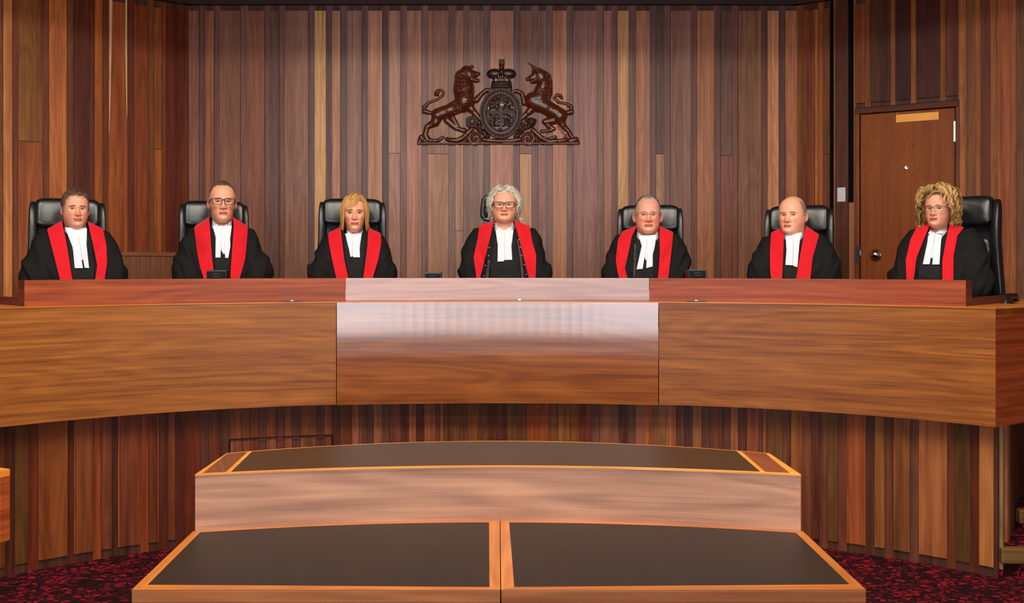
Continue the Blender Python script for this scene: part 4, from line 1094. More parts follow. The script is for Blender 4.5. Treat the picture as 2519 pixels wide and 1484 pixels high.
def make_robe(p, root, fr):
    L = sorted([fr.sz(u, v)[::-1] for u, v in p['L']]); R = sorted([fr.sz(u, v)[::-1] for u, v in p['R']])
    xl = lambda z: float(np.interp(z, [a for a, _ in L], [b for _, b in L])); xr = lambda z: float(np.interp(z, [a for a, _ in R], [b for _, b in R]))
    zt_ = max(L[-1][0], R[-1][0]); zs = min(L[-2][0], R[-2][0]); zbot = 1.30
    mb = MB(); rows = []; n = 44
    zz = list(np.linspace(zt_+.004, zs-.02, 12))+list(np.linspace(zs-.05, zbot, 14))
    dtop = np.array([0, .03, .07, .15, .3, .6]); fdv = [.060, .085, .105, .14, .165, .18]; bdv = [.055, .075, .09, .115, .125, .13]
    for z in zz:
        a, b = xl(max(z, L[0][0])), xr(max(z, R[0][0])); c = (a+b)/2; w = (b-a)/2
        k = 1-.27*float(smooth(np.array(zs-.02-z), 0, .10)); w *= k
        if z < L[0][0]: w *= .92
        q = zt_-z; fd = float(np.interp(q, dtop, fdv))*p.get('belly', 1); bd = float(np.interp(q, dtop, bdv)); ring = []
        for j in range(n):
            t = 2*pi*j/n; cs, sn = math.cos(t), math.sin(t); e = 2/2.35
            ring.append(fr.W(c+w*math.copysign(abs(cs)**e, cs), .01+(fd if sn > 0 else bd)*math.copysign(abs(sn)**e, sn), z))
        rows.append(ring)
    mb.grid(rows, closed=True); mb.add(rows[0], [tuple(range(n))]); mb.add(rows[-1], [tuple(range(n-1, -1, -1))])
    hands = []; hx = (L[0][1]+R[0][1])/2
    for sd, f, lo in ((-1, xl, L), (1, xr, R)):
        zl_ = list(np.linspace(zs-.03, 1.535, 5)); pts = []; rad = []
        for i, z in enumerate(zl_):
            r = .070+.028*(i/4); pts.append(fr.W(f(max(z, lo[0][0]))-sd*r*.96, .005+.02*i, z)); rad.append(r)
        es = f(lo[0][0])-sd*.094; wx = es*.22+hx*.78
        pts += [fr.W(es*.85+wx*.15, .185, 1.462), fr.W(wx+(es-wx)*.40, .255, 1.442), fr.W(wx, .325, 1.436)]; rad += [.074, .058, .052]
        mb.tube(pts, rad, 18)
        hands.append((Vector(pts[-1]), (Vector(pts[-1])-Vector(pts[-2])).normalized(), sd, pts))
    for sd in (-1, 1):
        mb.tube([fr.W(hx+sd*.11, -.02, 1.30), fr.W(hx+sd*.12, .18, 1.30), fr.W(hx+sd*.13, .38, 1.29)], [.10, .085, .07], 14)
    o = mb.build('robe', M_robe, None)
    # neck opening
    hp = p['hp']; nk = hp.get('neck', .24)*hp['H']; og = Vector(hp['org']); nc = Frame(og.x, og.y, fr.phi); nc.o = Vector((og.x, og.y, 0))-nc.N*(.10*hp['H'])
    sV, zV = nc.sz(p['V'][0], p['V'][1], .10); p['_nc'] = (nc, nk, sV, zV)
    ct = MB(); rr_ = []; n2 = 36
    for z, r, f0, ef in ((zV-.062, .010, .085, .05), (zV-.045, .022, .07, .06), (zV-.02, nk*.75, .03, .09), (zV+.012, nk+.014, .02, .09), (zV+.05, nk+.019, .015, .09), (zV+.20, nk+.03, .0, .09)):
        rr_.append([nc.W(sV*.6+r*math.sin(a), f0+(r+(ef if math.cos(a) > 0 else 0))*math.cos(a), z) for a in np.linspace(0, 2*pi, n2, endpoint=False)])
    ct.grid(rr_, closed=True); ct.add(rr_[0], [tuple(range(n2))]); ct.add(rr_[-1], [tuple(range(n2-1, -1, -1))])
    cut = ct.build('cut', M_robe, None)
    bm = bmesh.new(); bm.from_mesh(cut.data); bmesh.ops.remove_doubles(bm, verts=bm.verts, dist=1e-5); bmesh.ops.recalc_face_normals(bm, faces=bm.faces); bm.to_mesh(cut.data); bm.free()
    m = o.modifiers.new('r', 'REMESH'); m.mode = 'VOXEL'; m.voxel_size = .0095
    m2 = o.modifiers.new('s', 'SMOOTH'); m2.iterations = 6; m2.factor = .6
    def bake():
        dg = bpy.context.evaluated_depsgraph_get(); dg.update(); me = bpy.data.meshes.new_from_object(o.evaluated_get(dg)); o.modifiers.clear(); o.data = me; return me
    me = bake()
    nv = len(me.vertices); co_ = np.empty(nv*3); me.vertices.foreach_get('co', co_); co_ = co_.reshape(-1, 3); nr = np.array([v.normal[:] for v in me.vertices]); cx = (xl(zs)+xr(zs))/2; sdv = p['seed']*3.7
    o3 = np.array(fr.o); ls = (co_-o3) @ np.array(fr.D); lf = (co_-o3) @ np.array(fr.N)
    for i in range(nv):
        x, y, z = ls[i], -lf[i], co_[i][2]; dxn = (x-cx); side = 1 if dxn > 0 else -1
        q = zt_-z; u_ = abs(dxn)*1.0+q*.42
        n1 = MN.noise(Vector((u_*14+side*9, q*2.6, sdv+y*4))); f = (.28-abs(n1))*.040*min(1, q*4)+MN.noise(Vector((u_*38+side*5, q*6, sdv+y*8)))*.007
        r2 = MN.noise(Vector((x*7, z*11, sdv)))*.006
        w = float(smooth(np.array(q), .05, .18))*(.25+.75*float(smooth(np.array(abs(dxn)), .07, .16)))
        co_[i] += nr[i]*(f+r2)*w
    me.vertices.foreach_set('co', co_.ravel()); me.update()
    bvh = BVHTree.FromPolygons([tuple(c) for c in co_], [tuple(pl.vertices) for pl in me.polygons])
    b_ = o.modifiers.new('c', 'BOOLEAN'); b_.operation = 'DIFFERENCE'; b_.object = cut; b_.solver = 'EXACT'
    me = bake(); bpy.data.objects.remove(cut); me.materials.clear(); me.materials.append(M_robe); finish(o)
    for pl in me.polygons: pl.material_index = 0
    o.parent = root; o.matrix_parent_inverse = Matrix.Translation(root.location).inverted()
    return o, bvh, hands
def cast(bvh, u, v, Yp):
    d = (P(u, v, Yp)-CAM).normalized(); h = bvh.ray_cast(CAM, d)
    return h[0]
def ruled(bvh, A_, B_, n, m, Yp, off, over=False, smooth_it=6, N=Vector((0, -1, 0))):
    """grid between two edge polylines given as seen from the front, laid on the cloth below"""
    G = [[None]*m for _ in range(n)]
    for i in range(n):
        a = interp_edge(A_, i/(n-1)); b = interp_edge(B_, i/(n-1))
        for j in range(m):
            k = j/(m-1); u, v = a[0]+(b[0]-a[0])*k, a[1]+(b[1]-a[1])*k; h = cast(bvh, u, v, Yp); G[i][j] = [u, v, h.y if h else None]
    for j in range(m):
        known = [i for i in range(n) if G[i][j][2] is not None]
        for i in range(n):
            if G[i][j][2] is None: G[i][j][2] = G[min(known, key=lambda q: abs(q-i))][j][2] if known else Yp
    D = np.array([[g[2] for g in r] for r in G])
    D0 = D.copy()
    for _ in range(smooth_it):
        E_ = D.copy(); E_[1:-1] = (D[:-2]+2*D[1:-1]+D[2:])/4; E_[:, 1:-1] = (E_[:, :-2]+2*E_[:, 1:-1]+E_[:, 2:])/4; D = np.minimum(E_, D+.001)
    D = np.minimum(D, D0)
    rows = []
    for i in range(n): rows.append([P(G[i][j][0], G[i][j][1], D[i][j]-off) for j in range(m)])
    if over:      # carry on over the shoulder to the back
        top = rows[0]; ext = []
        for k in range(1, 8):
            r = []
            for j, q in enumerate(top):
                dy = .024*k; bq = q-N*dy; x = bq.x+(over-bq.x)*.05*k; h = bvh.ray_cast(Vector((x, bq.y, q.z+.4)), Vector((0, 0, -1)))[0]
                z = (h.z+off) if h else q.z-.01*k
                z = max(min(z, q.z+.012), q.z-.03*k); r.append(Vector((x, bq.y, z)))
            ext.append(r)
        rows = ext[::-1]+rows
    return rows
def sheet(name, rows, mat, root, thick=.003, label=None):
    mb = MB(); mb.grid(rows); o = mb.build(name, mat, None, smooth=True)
    bm = bmesh.new(); bm.from_mesh(o.data); bm.faces.ensure_lookup_table()
    if sum(f.normal.y for f in bm.faces) > 0: bmesh.ops.reverse_faces(bm, faces=bm.faces)
    bm.to_mesh(o.data); bm.free()
    m = o.modifiers.new('s', 'SOLIDIFY'); m.thickness = thick; m.offset = 1
    m = o.modifiers.new('b', 'BEVEL'); m.width = thick*.35; m.segments = 2; m.limit_method = 'ANGLE'; m.angle_limit = 1.0
    o.parent = root; o.matrix_parent_inverse = Matrix.Translation(root.location).inverted()
    if label: o['label'] = label
    return o

# ------------------------------------------------------------------ chairs
def superbox(mb, c, a, e=.32, n=30, m=20, tf=None, col=(1, 1, 1)):
    rows = []
    def pw(x, k): return math.copysign(abs(x)**k, x)
    for i in range(m+1):
        f = -pi/2+pi*i/m; r = []
        for j in range(n):
            t = 2*pi*j/n; v = Vector((a[0]*pw(math.cos(f), e)*pw(math.cos(t), e), a[1]*pw(math.cos(f), e)*pw(math.sin(t), e), a[2]*pw(math.sin(f), e)))
            v = v+Vector(c)
            if tf: v = tf(v)
            r.append(v)
        rows.append(r)
    mb.grid(rows, col, closed=True)
def make_chair(p, uc, half, vt, vb, Yc, yaw, hh, small=False, label=''):
    ph_ = math.atan((U0-uc)/F); yaw = yaw+ph_; half *= math.cos(ph_); hh *= math.cos(ph_)
    x = PX(uc, Yc); r = empty('office_chair', (x, Yc, ZF), yaw); tag(r, label, 'chair', None if small else 'high-backed black leather chairs')
    zt_ = PZ(vt, Yc)-ZF; zb_ = PZ(vb, Yc)-ZF; hw = half*Yc/F; hr = hh*Yc/F
    put = lambda mb, n_, mt, par=r: mb.build(n_, mt, par, smooth=True)
    if not small:
        zc = (zt_+.42)/2; hz = (zt_-.42)/2
        bend = lambda v: Vector((v.x*(1+.16*max(0, (zt_-.28-v.z))/.5), v.y+.05*((v.z-zc)/hz)**2*(1 if v.z > zc else .6)+abs(v.x/hw)**2*-.035, v.z))
        mb = MB(); superbox(mb, (0, .075, zc-.01), (hw*.95, .045, hz), .26, 48, 40, bend); put(mb, 'backrest', M_leather)
        for s in (-1, 1):
            mb = MB(); superbox(mb, (s*hw*.885, .035, zc-.012), (hw*.125, .060, hz*.985), .42, 24, 40, bend); put(mb, 'side_bolster', M_leather)
        zh_ = (zt_+zb_)/2; hhz = (zt_-zb_)/2
        mb = MB(); superbox(mb, (0, .0, zh_+.004), (hr, .062, hhz), .34, 48, 28, bend); put(mb, 'headrest', M_leather2)
        mb = MB(); sq = []
        for i in range(44):
            a = 2*pi*i/44; c, s_ = math.cos(a), math.sin(a); v = Vector((hr*1.01*math.copysign(abs(c)**.34, c), .018, zh_+.004+hhz*1.01*math.copysign(abs(s_)**.34, s_))); sq.append(bend(v))
        mb.tube(sq, .0035, 6, closed=True); put(mb, 'piping', M_leather2)
        for k, zz in enumerate((zb_-.14, zb_-.30)):
            mb = MB(); superbox(mb, (0, .015, zz), (hr*.98, .05, .085), .45, 40, 20, bend); put(mb, 'back_cushion', M_leather)
    else:
        zc = .70
        mb = MB(); superbox(mb, (0, .075, zc), (.21, .035, .27), .3, 40, 30); put(mb, 'backrest', M_leather)
        zh_ = (zt_+zb_)/2; hhz = (zt_-zb_)/2
        cur = lambda v: Vector((v.x*(1-.06*(v.z-zh_)/hhz), v.y-.03*(v.x/hr)**2-.012*((v.z-zh_)/hhz)**2, v.z+.012*(v.x/hr)**2*(1 if v.z < zh_ else -.4)))
        mb = MB(); superbox(mb, (0, .07, zh_), (hr, .045, hhz), .42, 40, 24, cur); put(mb, 'headrest', M_leather2)
        mb = MB(); mb.tube([(0, .10, zb_-.3), (0, .115, zb_-.05), (0, .09, zb_+.04)], .013, 10); put(mb, 'headrest_post', M_blackp)
    mb = MB(); superbox(mb, (0, -.23, .445), (.25, .245, .055), .38, 40, 20); put(mb, 'seat', M_leather)
    for s in (-1, 1):
        az = .615 if p['seed'] == 7 else .57; mb = MB(); mb.tube([(s*.27, .03, .45), (s*.29, .02, az-.05), (s*.295, -.06, az), (s*.295, -.26, az), (s*.285, -.30, az-.05), (s*.25, -.26, .42)], [.018]*6, 10); put(mb, 'armrest', M_blackp)
    mb = MB(); mb.tube([(0, -.2, .40), (0, -.2, .09)], [.03, .026], 14); put(mb, 'gas_column', M_blackp)
    b = MB()
    for k in range(5):
        a = 2*pi*k/5+.3; e_ = (.29*math.cos(a), -.2+.29*math.sin(a)); b.tube([(0, -.2, .11), (e_[0], e_[1], .075)], [.028, .016], 8)
    bo = put(b, 'star_base', M_blackp)
    for k in range(5):
        a = 2*pi*k/5+.3; e_ = (.29*math.cos(a), -.2+.29*math.sin(a)); mb = MB()
        mb.tube([(e_[0]-.02*math.sin(a), e_[1]+.02*math.cos(a), .028), (e_[0]+.02*math.sin(a), e_[1]-.02*math.cos(a), .028)], .0275, 14); mb.build('caster', M_blackp, bo, smooth=True)
    return r

# ------------------------------------------------------------------ a judge
def judge(p):
    d = p.get('d', .80); uc = p['uc']; x = xu(uc, d); Yp = cv(x, d)[1]; xr_ = PX(uc, Yp); phi = math.atan((U0-uc)/F)
    root = empty('person', (xr_, Yp, ZF)); tag(root, p['label'], 'person', None)
    hp = p['hp']; Yh = Yp-.045*math.cos(phi); Hh = p['Hpx']*(Yh-.06)/F; hp['H'] = Hh
    hp['org'] = (PX(p['hu'], Yh), Yh, PZ(p['chin'], Yh-.06)); hp['seed'] = p['seed']; hp['face'] = phi; hp['sx'] = math.cos(phi); fr = Frame(xr_, Yp, phi)
    inv = Matrix.Translation(root.location).inverted()
    before = set(bpy.data.objects)
    robe, bvh, hands = make_robe(p, root, fr); Nv = fr.N
    body = MB(); hd = make_head(hp, body, root)
    for b, f, sd, ap in hands:
        sk_ = tuple(lin(hp.get('skin', (208, 150, 120))))
        body.tube([tuple(Vector(hp['org'])+fr.D*(sd*.11)-fr.N*.035-Vector((0, 0, .17)))]+[(q[0], q[1], q[2]-.004*i) for i, q in enumerate(ap)]+[tuple(b+f*.05-Vector((0, 0, .03)))], [.05]+[.045, .044, .042, .04, .04, .036, .032, .029]+[.026], 14, sk_)
        hand(body, b+f*.03-Vector((0, 0, .03)), f-Vector((0, 0, .1)), sd, .95 if hp.get('neck', .24) > .21 else .85, hp.get('skin', (208, 150, 120)))
    # chest and shoulders under the clothes
    o_ = hp['org']; rows = []
    for z, w, dd, y in ((-.02, .055, .055, .03), (-.07, .07, .06, .03), (-.11, .12, .065, .035), (-.16, .15, .075, .035), (-.30, .145, .085, .035), (-.5, .13, .085, .035)):
        rows.append([tuple(Vector(o_)+fr.D*(w*math.cos(t))+fr.N*(-y+dd*math.sin(t))+Vector((0, 0, z))) for t in np.linspace(0, 2*pi, 24, endpoint=False)])
    body.grid(rows, tuple(lin(hp.get('skin', (208, 150, 120)))), closed=True)
    body.build('body', M_skin, root, smooth=True)
    make_hair(hp, hd, root)
    if 'glasses' in p: make_glasses(hp, hd, root, p['glasses'])
    # white wing collar
    nc, nk, sV, zV = p['_nc']; org = Vector(hp['org']); zC = nc.sz(p['V'][0], p['coltop'], .05)[1]
    rows = [[], [], []]; n = 60
    for i in range(n+1):
        a = -pi+2*pi*i/n; fr_k = float(smooth(np.array(abs(a)), .15, 1.25)); ztop = zV+(zC-zV)*fr_k; lean = (1-fr_k)*.018; c0 = sV*(1-fr_k)
        for k, (rr, z) in enumerate(((nk*1.0+.003+lean*.4, ztop), (nk+.006+lean, (ztop+zV-.035)/2), (nk+.010+lean*1.3, zV-.045))):
            rows[k].append(nc.W(c0+rr*math.sin(a)*hp['sx'], rr*math.cos(a), z))
    mb = MB(); mb.grid(rows); fv = nk+.030
    for s in (-1, 1):
        w = p.get('wing', .046)*hp['sx']
        A0 = nc.W(sV+s*.001, fv, zV); B = nc.W(sV+s*w*.72, fv-.022, zV+(zC-zV)*.48); C = nc.W(sV+s*w, fv-.006, zV-.004); Dm = nc.W(sV+s*w*.4, fv+.008, zV-.004)
        mb.add([A0, B, C, Dm], [(0, 1, 2, 3)] if s > 0 else [(3, 2, 1, 0)])
    yv = nc.W(sV, fv, zV).y
    o = mb.build('collar', M_linen, root); m = o.modifiers.new('s', 'SOLIDIFY'); m.thickness = .0025; m.offset = 1
    root_objs = [o for o in set(bpy.data.objects)-before if o.parent == root and o is not robe]
    for o in root_objs: o.matrix_parent_inverse = inv
    # clothes laid over the robe
    sheet('waistcoat', ruled(bvh, p['wl'], p['wr'], 26, 14, Yp, .003), M_vest, root, .002)
    sheet('shirt_front', ruled(bvh, p['sl'], p['sr'], 14, 10, Yp, .006), M_linen, root, .002)
    for q in p['bands']:
        rows = ruled(bvh, q[0], q[1], 16, 5, Yp, .013, smooth_it=20)
        rows[0] = [P(q_u, q_v, min(v.y, yv+.004)) for v, (q_u, q_v) in zip(rows[0], [((v.x/v.y)*F+U0, V0-(v.z-H)/v.y*F) for v in rows[0]])]
        sheet('linen_band', rows, M_linen, root, .002)
    for e0, e1 in p['stole']:
        sheet('scarlet_stole', ruled(bvh, e0, e1, 44, 10, Yp, .009, over=org.x, smooth_it=10, N=fr.N), M_red, root, .0035)
    for q in p.get('trims', []):
        sheet('robe_braid', ruled(bvh, q[0], q[1], 20, 3, Yp, .007), M_braid, root, .0015)
    for (u, v, mt, rr) in p.get('buttons', []):
        h = cast(bvh, u, v, Yp)
        if h is None: continue
        mb = MB(); M = Matrix.Translation(h+Vector((0, -.007, 0))) @ Matrix.Rotation(pi/2, 4, 'X'); mb.lathe([(rr, -.003), (rr, .001), (rr*.85, .004), (rr*.4, .0055), (.0005, .006)], M, 14)
        o = mb.build('button', {'s': M_steel, 'b': M_blackp}[mt], root, smooth=True); o.matrix_parent_inverse = inv
    # trousers and shoes under the bench
    for s in (-1, 1):
        mb = MB(); mb.tube([fr.W(s*.10, .05, 1.31), fr.W(s*.13, .42, 1.30), fr.W(s*.135, .44, 1.10), fr.W(s*.14, .42, ZF+.08)], [.085, .062, .055, .05], 14)
        o = mb.build('trouser_leg', M_vest, root, smooth=True); o.matrix_parent_inverse = inv
        mb = MB(); superbox(mb, (s*.14, .47, ZF+.042), (.045, .13, .042), .6, 20, 12, lambda v: fr.W(v.x, v.y, ZF+(v.z-ZF)*(1 if v.y < .47 else .75)))
        o = mb.build('shoe', M_blackp, root, smooth=True); o.matrix_parent_inverse = inv
    return root, hd, Yp
M_braid = cloth('grey_braid', (.055, .052, .042), .7, 900, .2, .1)

# ---------------- hair styles
def mk_mask(pts, w=.06, bald=None):
    xs = [a for a, _ in pts]; ys = [b for _, b in pts]
    def f(ph, t, x):
        hl = np.interp(np.abs(ph), xs, ys); m = smooth(t-hl, -w*.3, w)
        if bald is not None: m = m*bald(np.abs(ph), t, x)
        return m
    return f
const = lambda k: (lambda ph, t: np.full_like(np.asarray(t, float), k))
def mixc(a, b, k): return tuple(a[i]+(b[i]-a[i])*k for i in range(3))

def col1(ph, t, r):
    k = float(smooth(np.array(t), .55, .72)); return mixc((150, 140, 128), (88, 66, 50) if r.random() < .7 else (126, 98, 74), k)
def dir1(ph, t, p, r):
    if t > .74 or abs(ph) < .9: return (-.75+r.gauss(0, .15), .55 if p[1] > 0 else -.1, -.25)
    return (r.gauss(0, .1), -.45, -.85)
hp1 = dict(wf=1.0, jaw=1.08, cheek=.012, jowl=.012, red=.62, skin=(214, 152, 124), smile=.8, mouthw=.12, fold=.016, yaw=.13, beard=.25, iris=(70, 82, 92), browc=(110, 88, 70), brow=.45, bag=.008,
    mask=mk_mask([(0, .84), (.5, .83), (.8, .77), (1.05, .66), (1.25, .50), (1.42, .42), (1.6, .52), (1.85, .3), (2.4, .12), (3.2, .1)]), thick=lambda ph, t: .018+.040*smooth(t, .6, .9), hcol=col1,
    dir=dir1, length=lambda ph, t, r: (.20 if t > .75 else .11)*r.uniform(.8, 1.2), lift=.06, grav=.05, n=3400, width=.0026, neck=.26, open=.82)
def col2(ph, t, r):
    k = float(smooth(np.array(t), .68, .84)); return mixc((178, 172, 164), (104, 78, 58) if r.random() < .75 else (140, 112, 88), k)
hp2 = dict(wf=1.0, jaw=.96, cheek=-.014, red=.42, skin=(214, 152, 120), smile=.1, mouthw=.108, fold=.012, yaw=.06, iris=(72, 78, 84), browc=(120, 100, 82), brow=.3, bag=.006, nosew=1.05,
    mask=mk_mask([(0, .885), (.25, .885), (.45, .90), (.7, .86), (.95, .74), (1.15, .58), (1.40, .46), (1.6, .52), (1.85, .3), (2.4, .12), (3.2, .1)]), thick=lambda ph, t: .010+.030*smooth(t, .75, .97), hcol=col2,
    dir=lambda ph, t, p, r: (r.gauss(0, .25)-.15, .35, .3) if t > .8 else (r.gauss(0, .1), -.3, -.9), length=lambda ph, t, r: (.10 if t > .75 else .06)*r.uniform(.7, 1.2), lift=.10, n=3600, width=.0022, neck=.235, open=.85)
def col3(ph, t, r):
    q = r.random(); return (232, 182, 110) if q < .45 else ((196, 142, 76) if q < .85 else (140, 94, 48))
def dir3(ph, t, p, r):
    if abs(ph) < .75 and t > .76: return (-.55 if p[0] < .14 else .55, .55, -.75)
    if abs(ph) < 1.0 and t > .70: return (-.6 if p[0] < .10 else .6, .5, -.65)
    return (.05*np.sign(p[0])+r.gauss(0, .06), r.gauss(0, .08), -.95)
def len3(ph, t, r):
    if abs(ph) < .75 and t > .76: return r.uniform(.20, .34)
    if abs(ph) < 1.0 and t > .70: return r.uniform(.34, .50)
    if abs(ph) < 1.55: return min(1.02, t-.0)*r.uniform(.80, .98)
    return (t+.12)*r.uniform(.85, 1.05)
hp3 = dict(wf=.94, jaw=.90, cheek=-.004, cheekb=.026, red=.38, skin=(214, 152, 120), redc=(200, 104, 82), mouthw=.108, lip=1.25, lipc=(176, 88, 80), smile=.2, fold=.010, yaw=0, iris=(66, 52, 38), browc=(130, 96, 62), brow=.45, neck=.205, ns=.9, nose=.84, nosew=.9, bag=.004, open=1.1, 
    mask=mk_mask([(0, .80), (.5, .78), (.8, .70), (1.05, .56), (1.3, .45), (1.6, .3), (1.9, .1), (2.4, .06), (3.2, .05)]), thick=lambda ph, t: .030+.030*smooth(t, .6, .95), hcol=col3,
    dir=dir3, length=len3, lift=.04, grav=.30, n=3000, width=.0036, steps=11, stick=.75, zdrop=2.2, margin=lambda p: .008, shellk=.7,
    front_clear=lambda z: (z[1] > .17 and abs(z[0]) < .235 and z[2] < .585+.10*max(0, z[0]+.1)/.3) or (z[1] > .10 and abs(z[0]) < .275 and z[2] < .52))
def col4(ph, t, r):
    q = r.random(); return (248, 240, 222) if q < .55 else ((228, 218, 200) if q < .9 else (176, 164, 144))
def dir4(ph, t, p, r):
    if t > .8 and abs(ph) < 1.3: return (.75*np.sign(p[0]+.02)+r.gauss(0, .35), .25+r.gauss(0, .3), .1)
    return (.30*np.sign(p[0])+r.gauss(0, .25), -.2+r.gauss(0, .25), -.75)
hp4 = dict(wf=1.10, jaw=1.10, cheek=.018, jowl=.016, red=.62, skin=(220, 156, 126), smile=.1, mouthw=.12, fold=.014, yaw=0, iris=(72, 82, 84), browc=(200, 186, 164), brow=.3, bag=.010, nosew=1.15, nose=1.0,
    mask=mk_mask([(0, .87), (.4, .86), (.75, .80), (1.0, .66), (1.25, .48), (1.45, .32), (1.9, .2), (2.4, .1), (3.2, .1)]), thick=lambda ph, t: .070+.05*smooth(t, .8, 1.0)+.07*smooth(np.abs(np.sin(ph)), .6, 1)*smooth(t, .3, .5)*(1-smooth(t, .75, .95)), hcol=col4,
    dir=dir4, length=lambda ph, t, r: r.uniform(.25, .42), lift=.12, stick=.5, curl=.026, curlf=.8, grav=.05, n=6000, clump=9, width=.0026, steps=9, shellk=.7, lump=.5, neck=.27, open=.85, ear=.9,
    front_clear=lambda z: z[1] > .25 and abs(z[0]) < .27 and z[2] < .78)
def col5(ph, t, r): return (176, 164, 142) if r.random() < .6 else ((204, 198, 186) if abs(ph) > .9 and t < .8 else (140, 124, 100))
hp5 = dict(wf=.98, jaw=1.12, cheek=.012, jowl=.02, red=.72, skin=(216, 150, 124), redc=(202, 96, 78), smile=-.25, mouthw=.12, fold=.018, yaw=.05, iris=(84, 80, 66), browc=(150, 130, 110), brow=.3, bag=.011, ear=1.22, earout=.75, nosew=1.15,
    mask=mk_mask([(0, .90), (.35, .93), (.6, .90), (.85, .76), (1.05, .60), (1.35, .46), (1.6, .52), (1.85, .3), (2.4, .12), (3.2, .1)]), thick=lambda ph, t: .026+.03*smooth(t, .75, .97), hcol=col5,
    dir=lambda ph, t, p, r: (.15*np.sign(p[0])+r.gauss(0, .12), -.9, .25), length=lambda ph, t, r: (.22 if t > .75 else .12)*r.uniform(.8, 1.2), lift=.05, n=3800, width=.0026, neck=.285, open=.85, shellk=.9)
def col6(ph, t, r): return (120, 100, 82) if r.random() < .6 else (168, 156, 140)
hp6 = dict(wf=1.04, jaw=1.04, cheek=.014, jowl=.015, red=.55, skin=(220, 160, 130), smile=0., mouthw=.10, fold=.014, yaw=-.30, roll=0, iris=(80, 84, 86), browc=(160, 132, 108), brow=.28, bag=.010, ear=1.08, earout=.55, shell=False, nosew=1.05,
    mask=mk_mask([(0, .93), (.5, .92), (.8, .84), (1.05, .66), (1.35, .48), (1.6, .52), (1.85, .3), (2.4, .12), (3.2, .1)], bald=lambda ph, t, x: 1-.80*smooth(t, .80, .92)), scalp=.75, scalpc=(150, 120, 98), thick=const(.003), hcol=col6,
    dir=lambda ph, t, p, r: (r.gauss(0, .2), .2, -.8), length=lambda ph, t, r: .035*r.uniform(.7, 1.3), lift=.2, n=5200, width=.0012, neck=.28, open=.82, gaze=(0, 0, 0))
def col7(ph, t, r):
    q = r.random(); return (222, 180, 116) if q < .5 else ((178, 132, 76) if q < .85 else (120, 84, 48))
def dir7(ph, t, p, r):
    if abs(ph) < .7 and t > .80: return ((.6 if p[0] > -.06 else -.6)+r.gauss(0, .35), .35, .3)
    if t > .82: return (.8*np.sign(p[0]+.08)+r.gauss(0, .3), .25+r.gauss(0, .3), .15)
    return (.35*np.sign(p[0])+r.gauss(0, .35), r.gauss(0, .35), -.6)
hp7 = dict(wf=1.02, jaw=1.02, cheek=.016, jowl=.012, red=.40, skin=(206, 146, 118), redc=(196, 100, 84), mouthw=.108, lip=1.1, lipc=(160, 72, 72), smile=1.0, fold=.010, yaw=-.26, iris=(64, 52, 40), browc=(120, 90, 62), brow=.4, neck=.225, nose=.9, bag=.007, open=.95,
    mask=mk_mask([(0, .86), (.5, .84), (.8, .76), (1.05, .60), (1.3, .42), (1.6, .25), (1.9, .12), (3.2, .08)]), thick=lambda ph, t: .11+.04*smooth(t, .6, .95)+.10*smooth(np.abs(np.sin(ph)), .4, 1)*(1-smooth(t, .85, 1)), hcol=col7,
    dir=dir7, length=lambda ph, t, r: min(r.uniform(.26, .44), t*1.05+.02), lift=.10, stick=.5, zdrop=1.2, curl=.026, curlf=.8, grav=.05, n=15000, clump=14, width=.0028, steps=9, shellk=.6, lump=.6, lf=7, margin=lambda p: .03,
    front_clear=lambda z: (z[1] > .20 and abs(z[0]) < .265 and z[2] < .77))

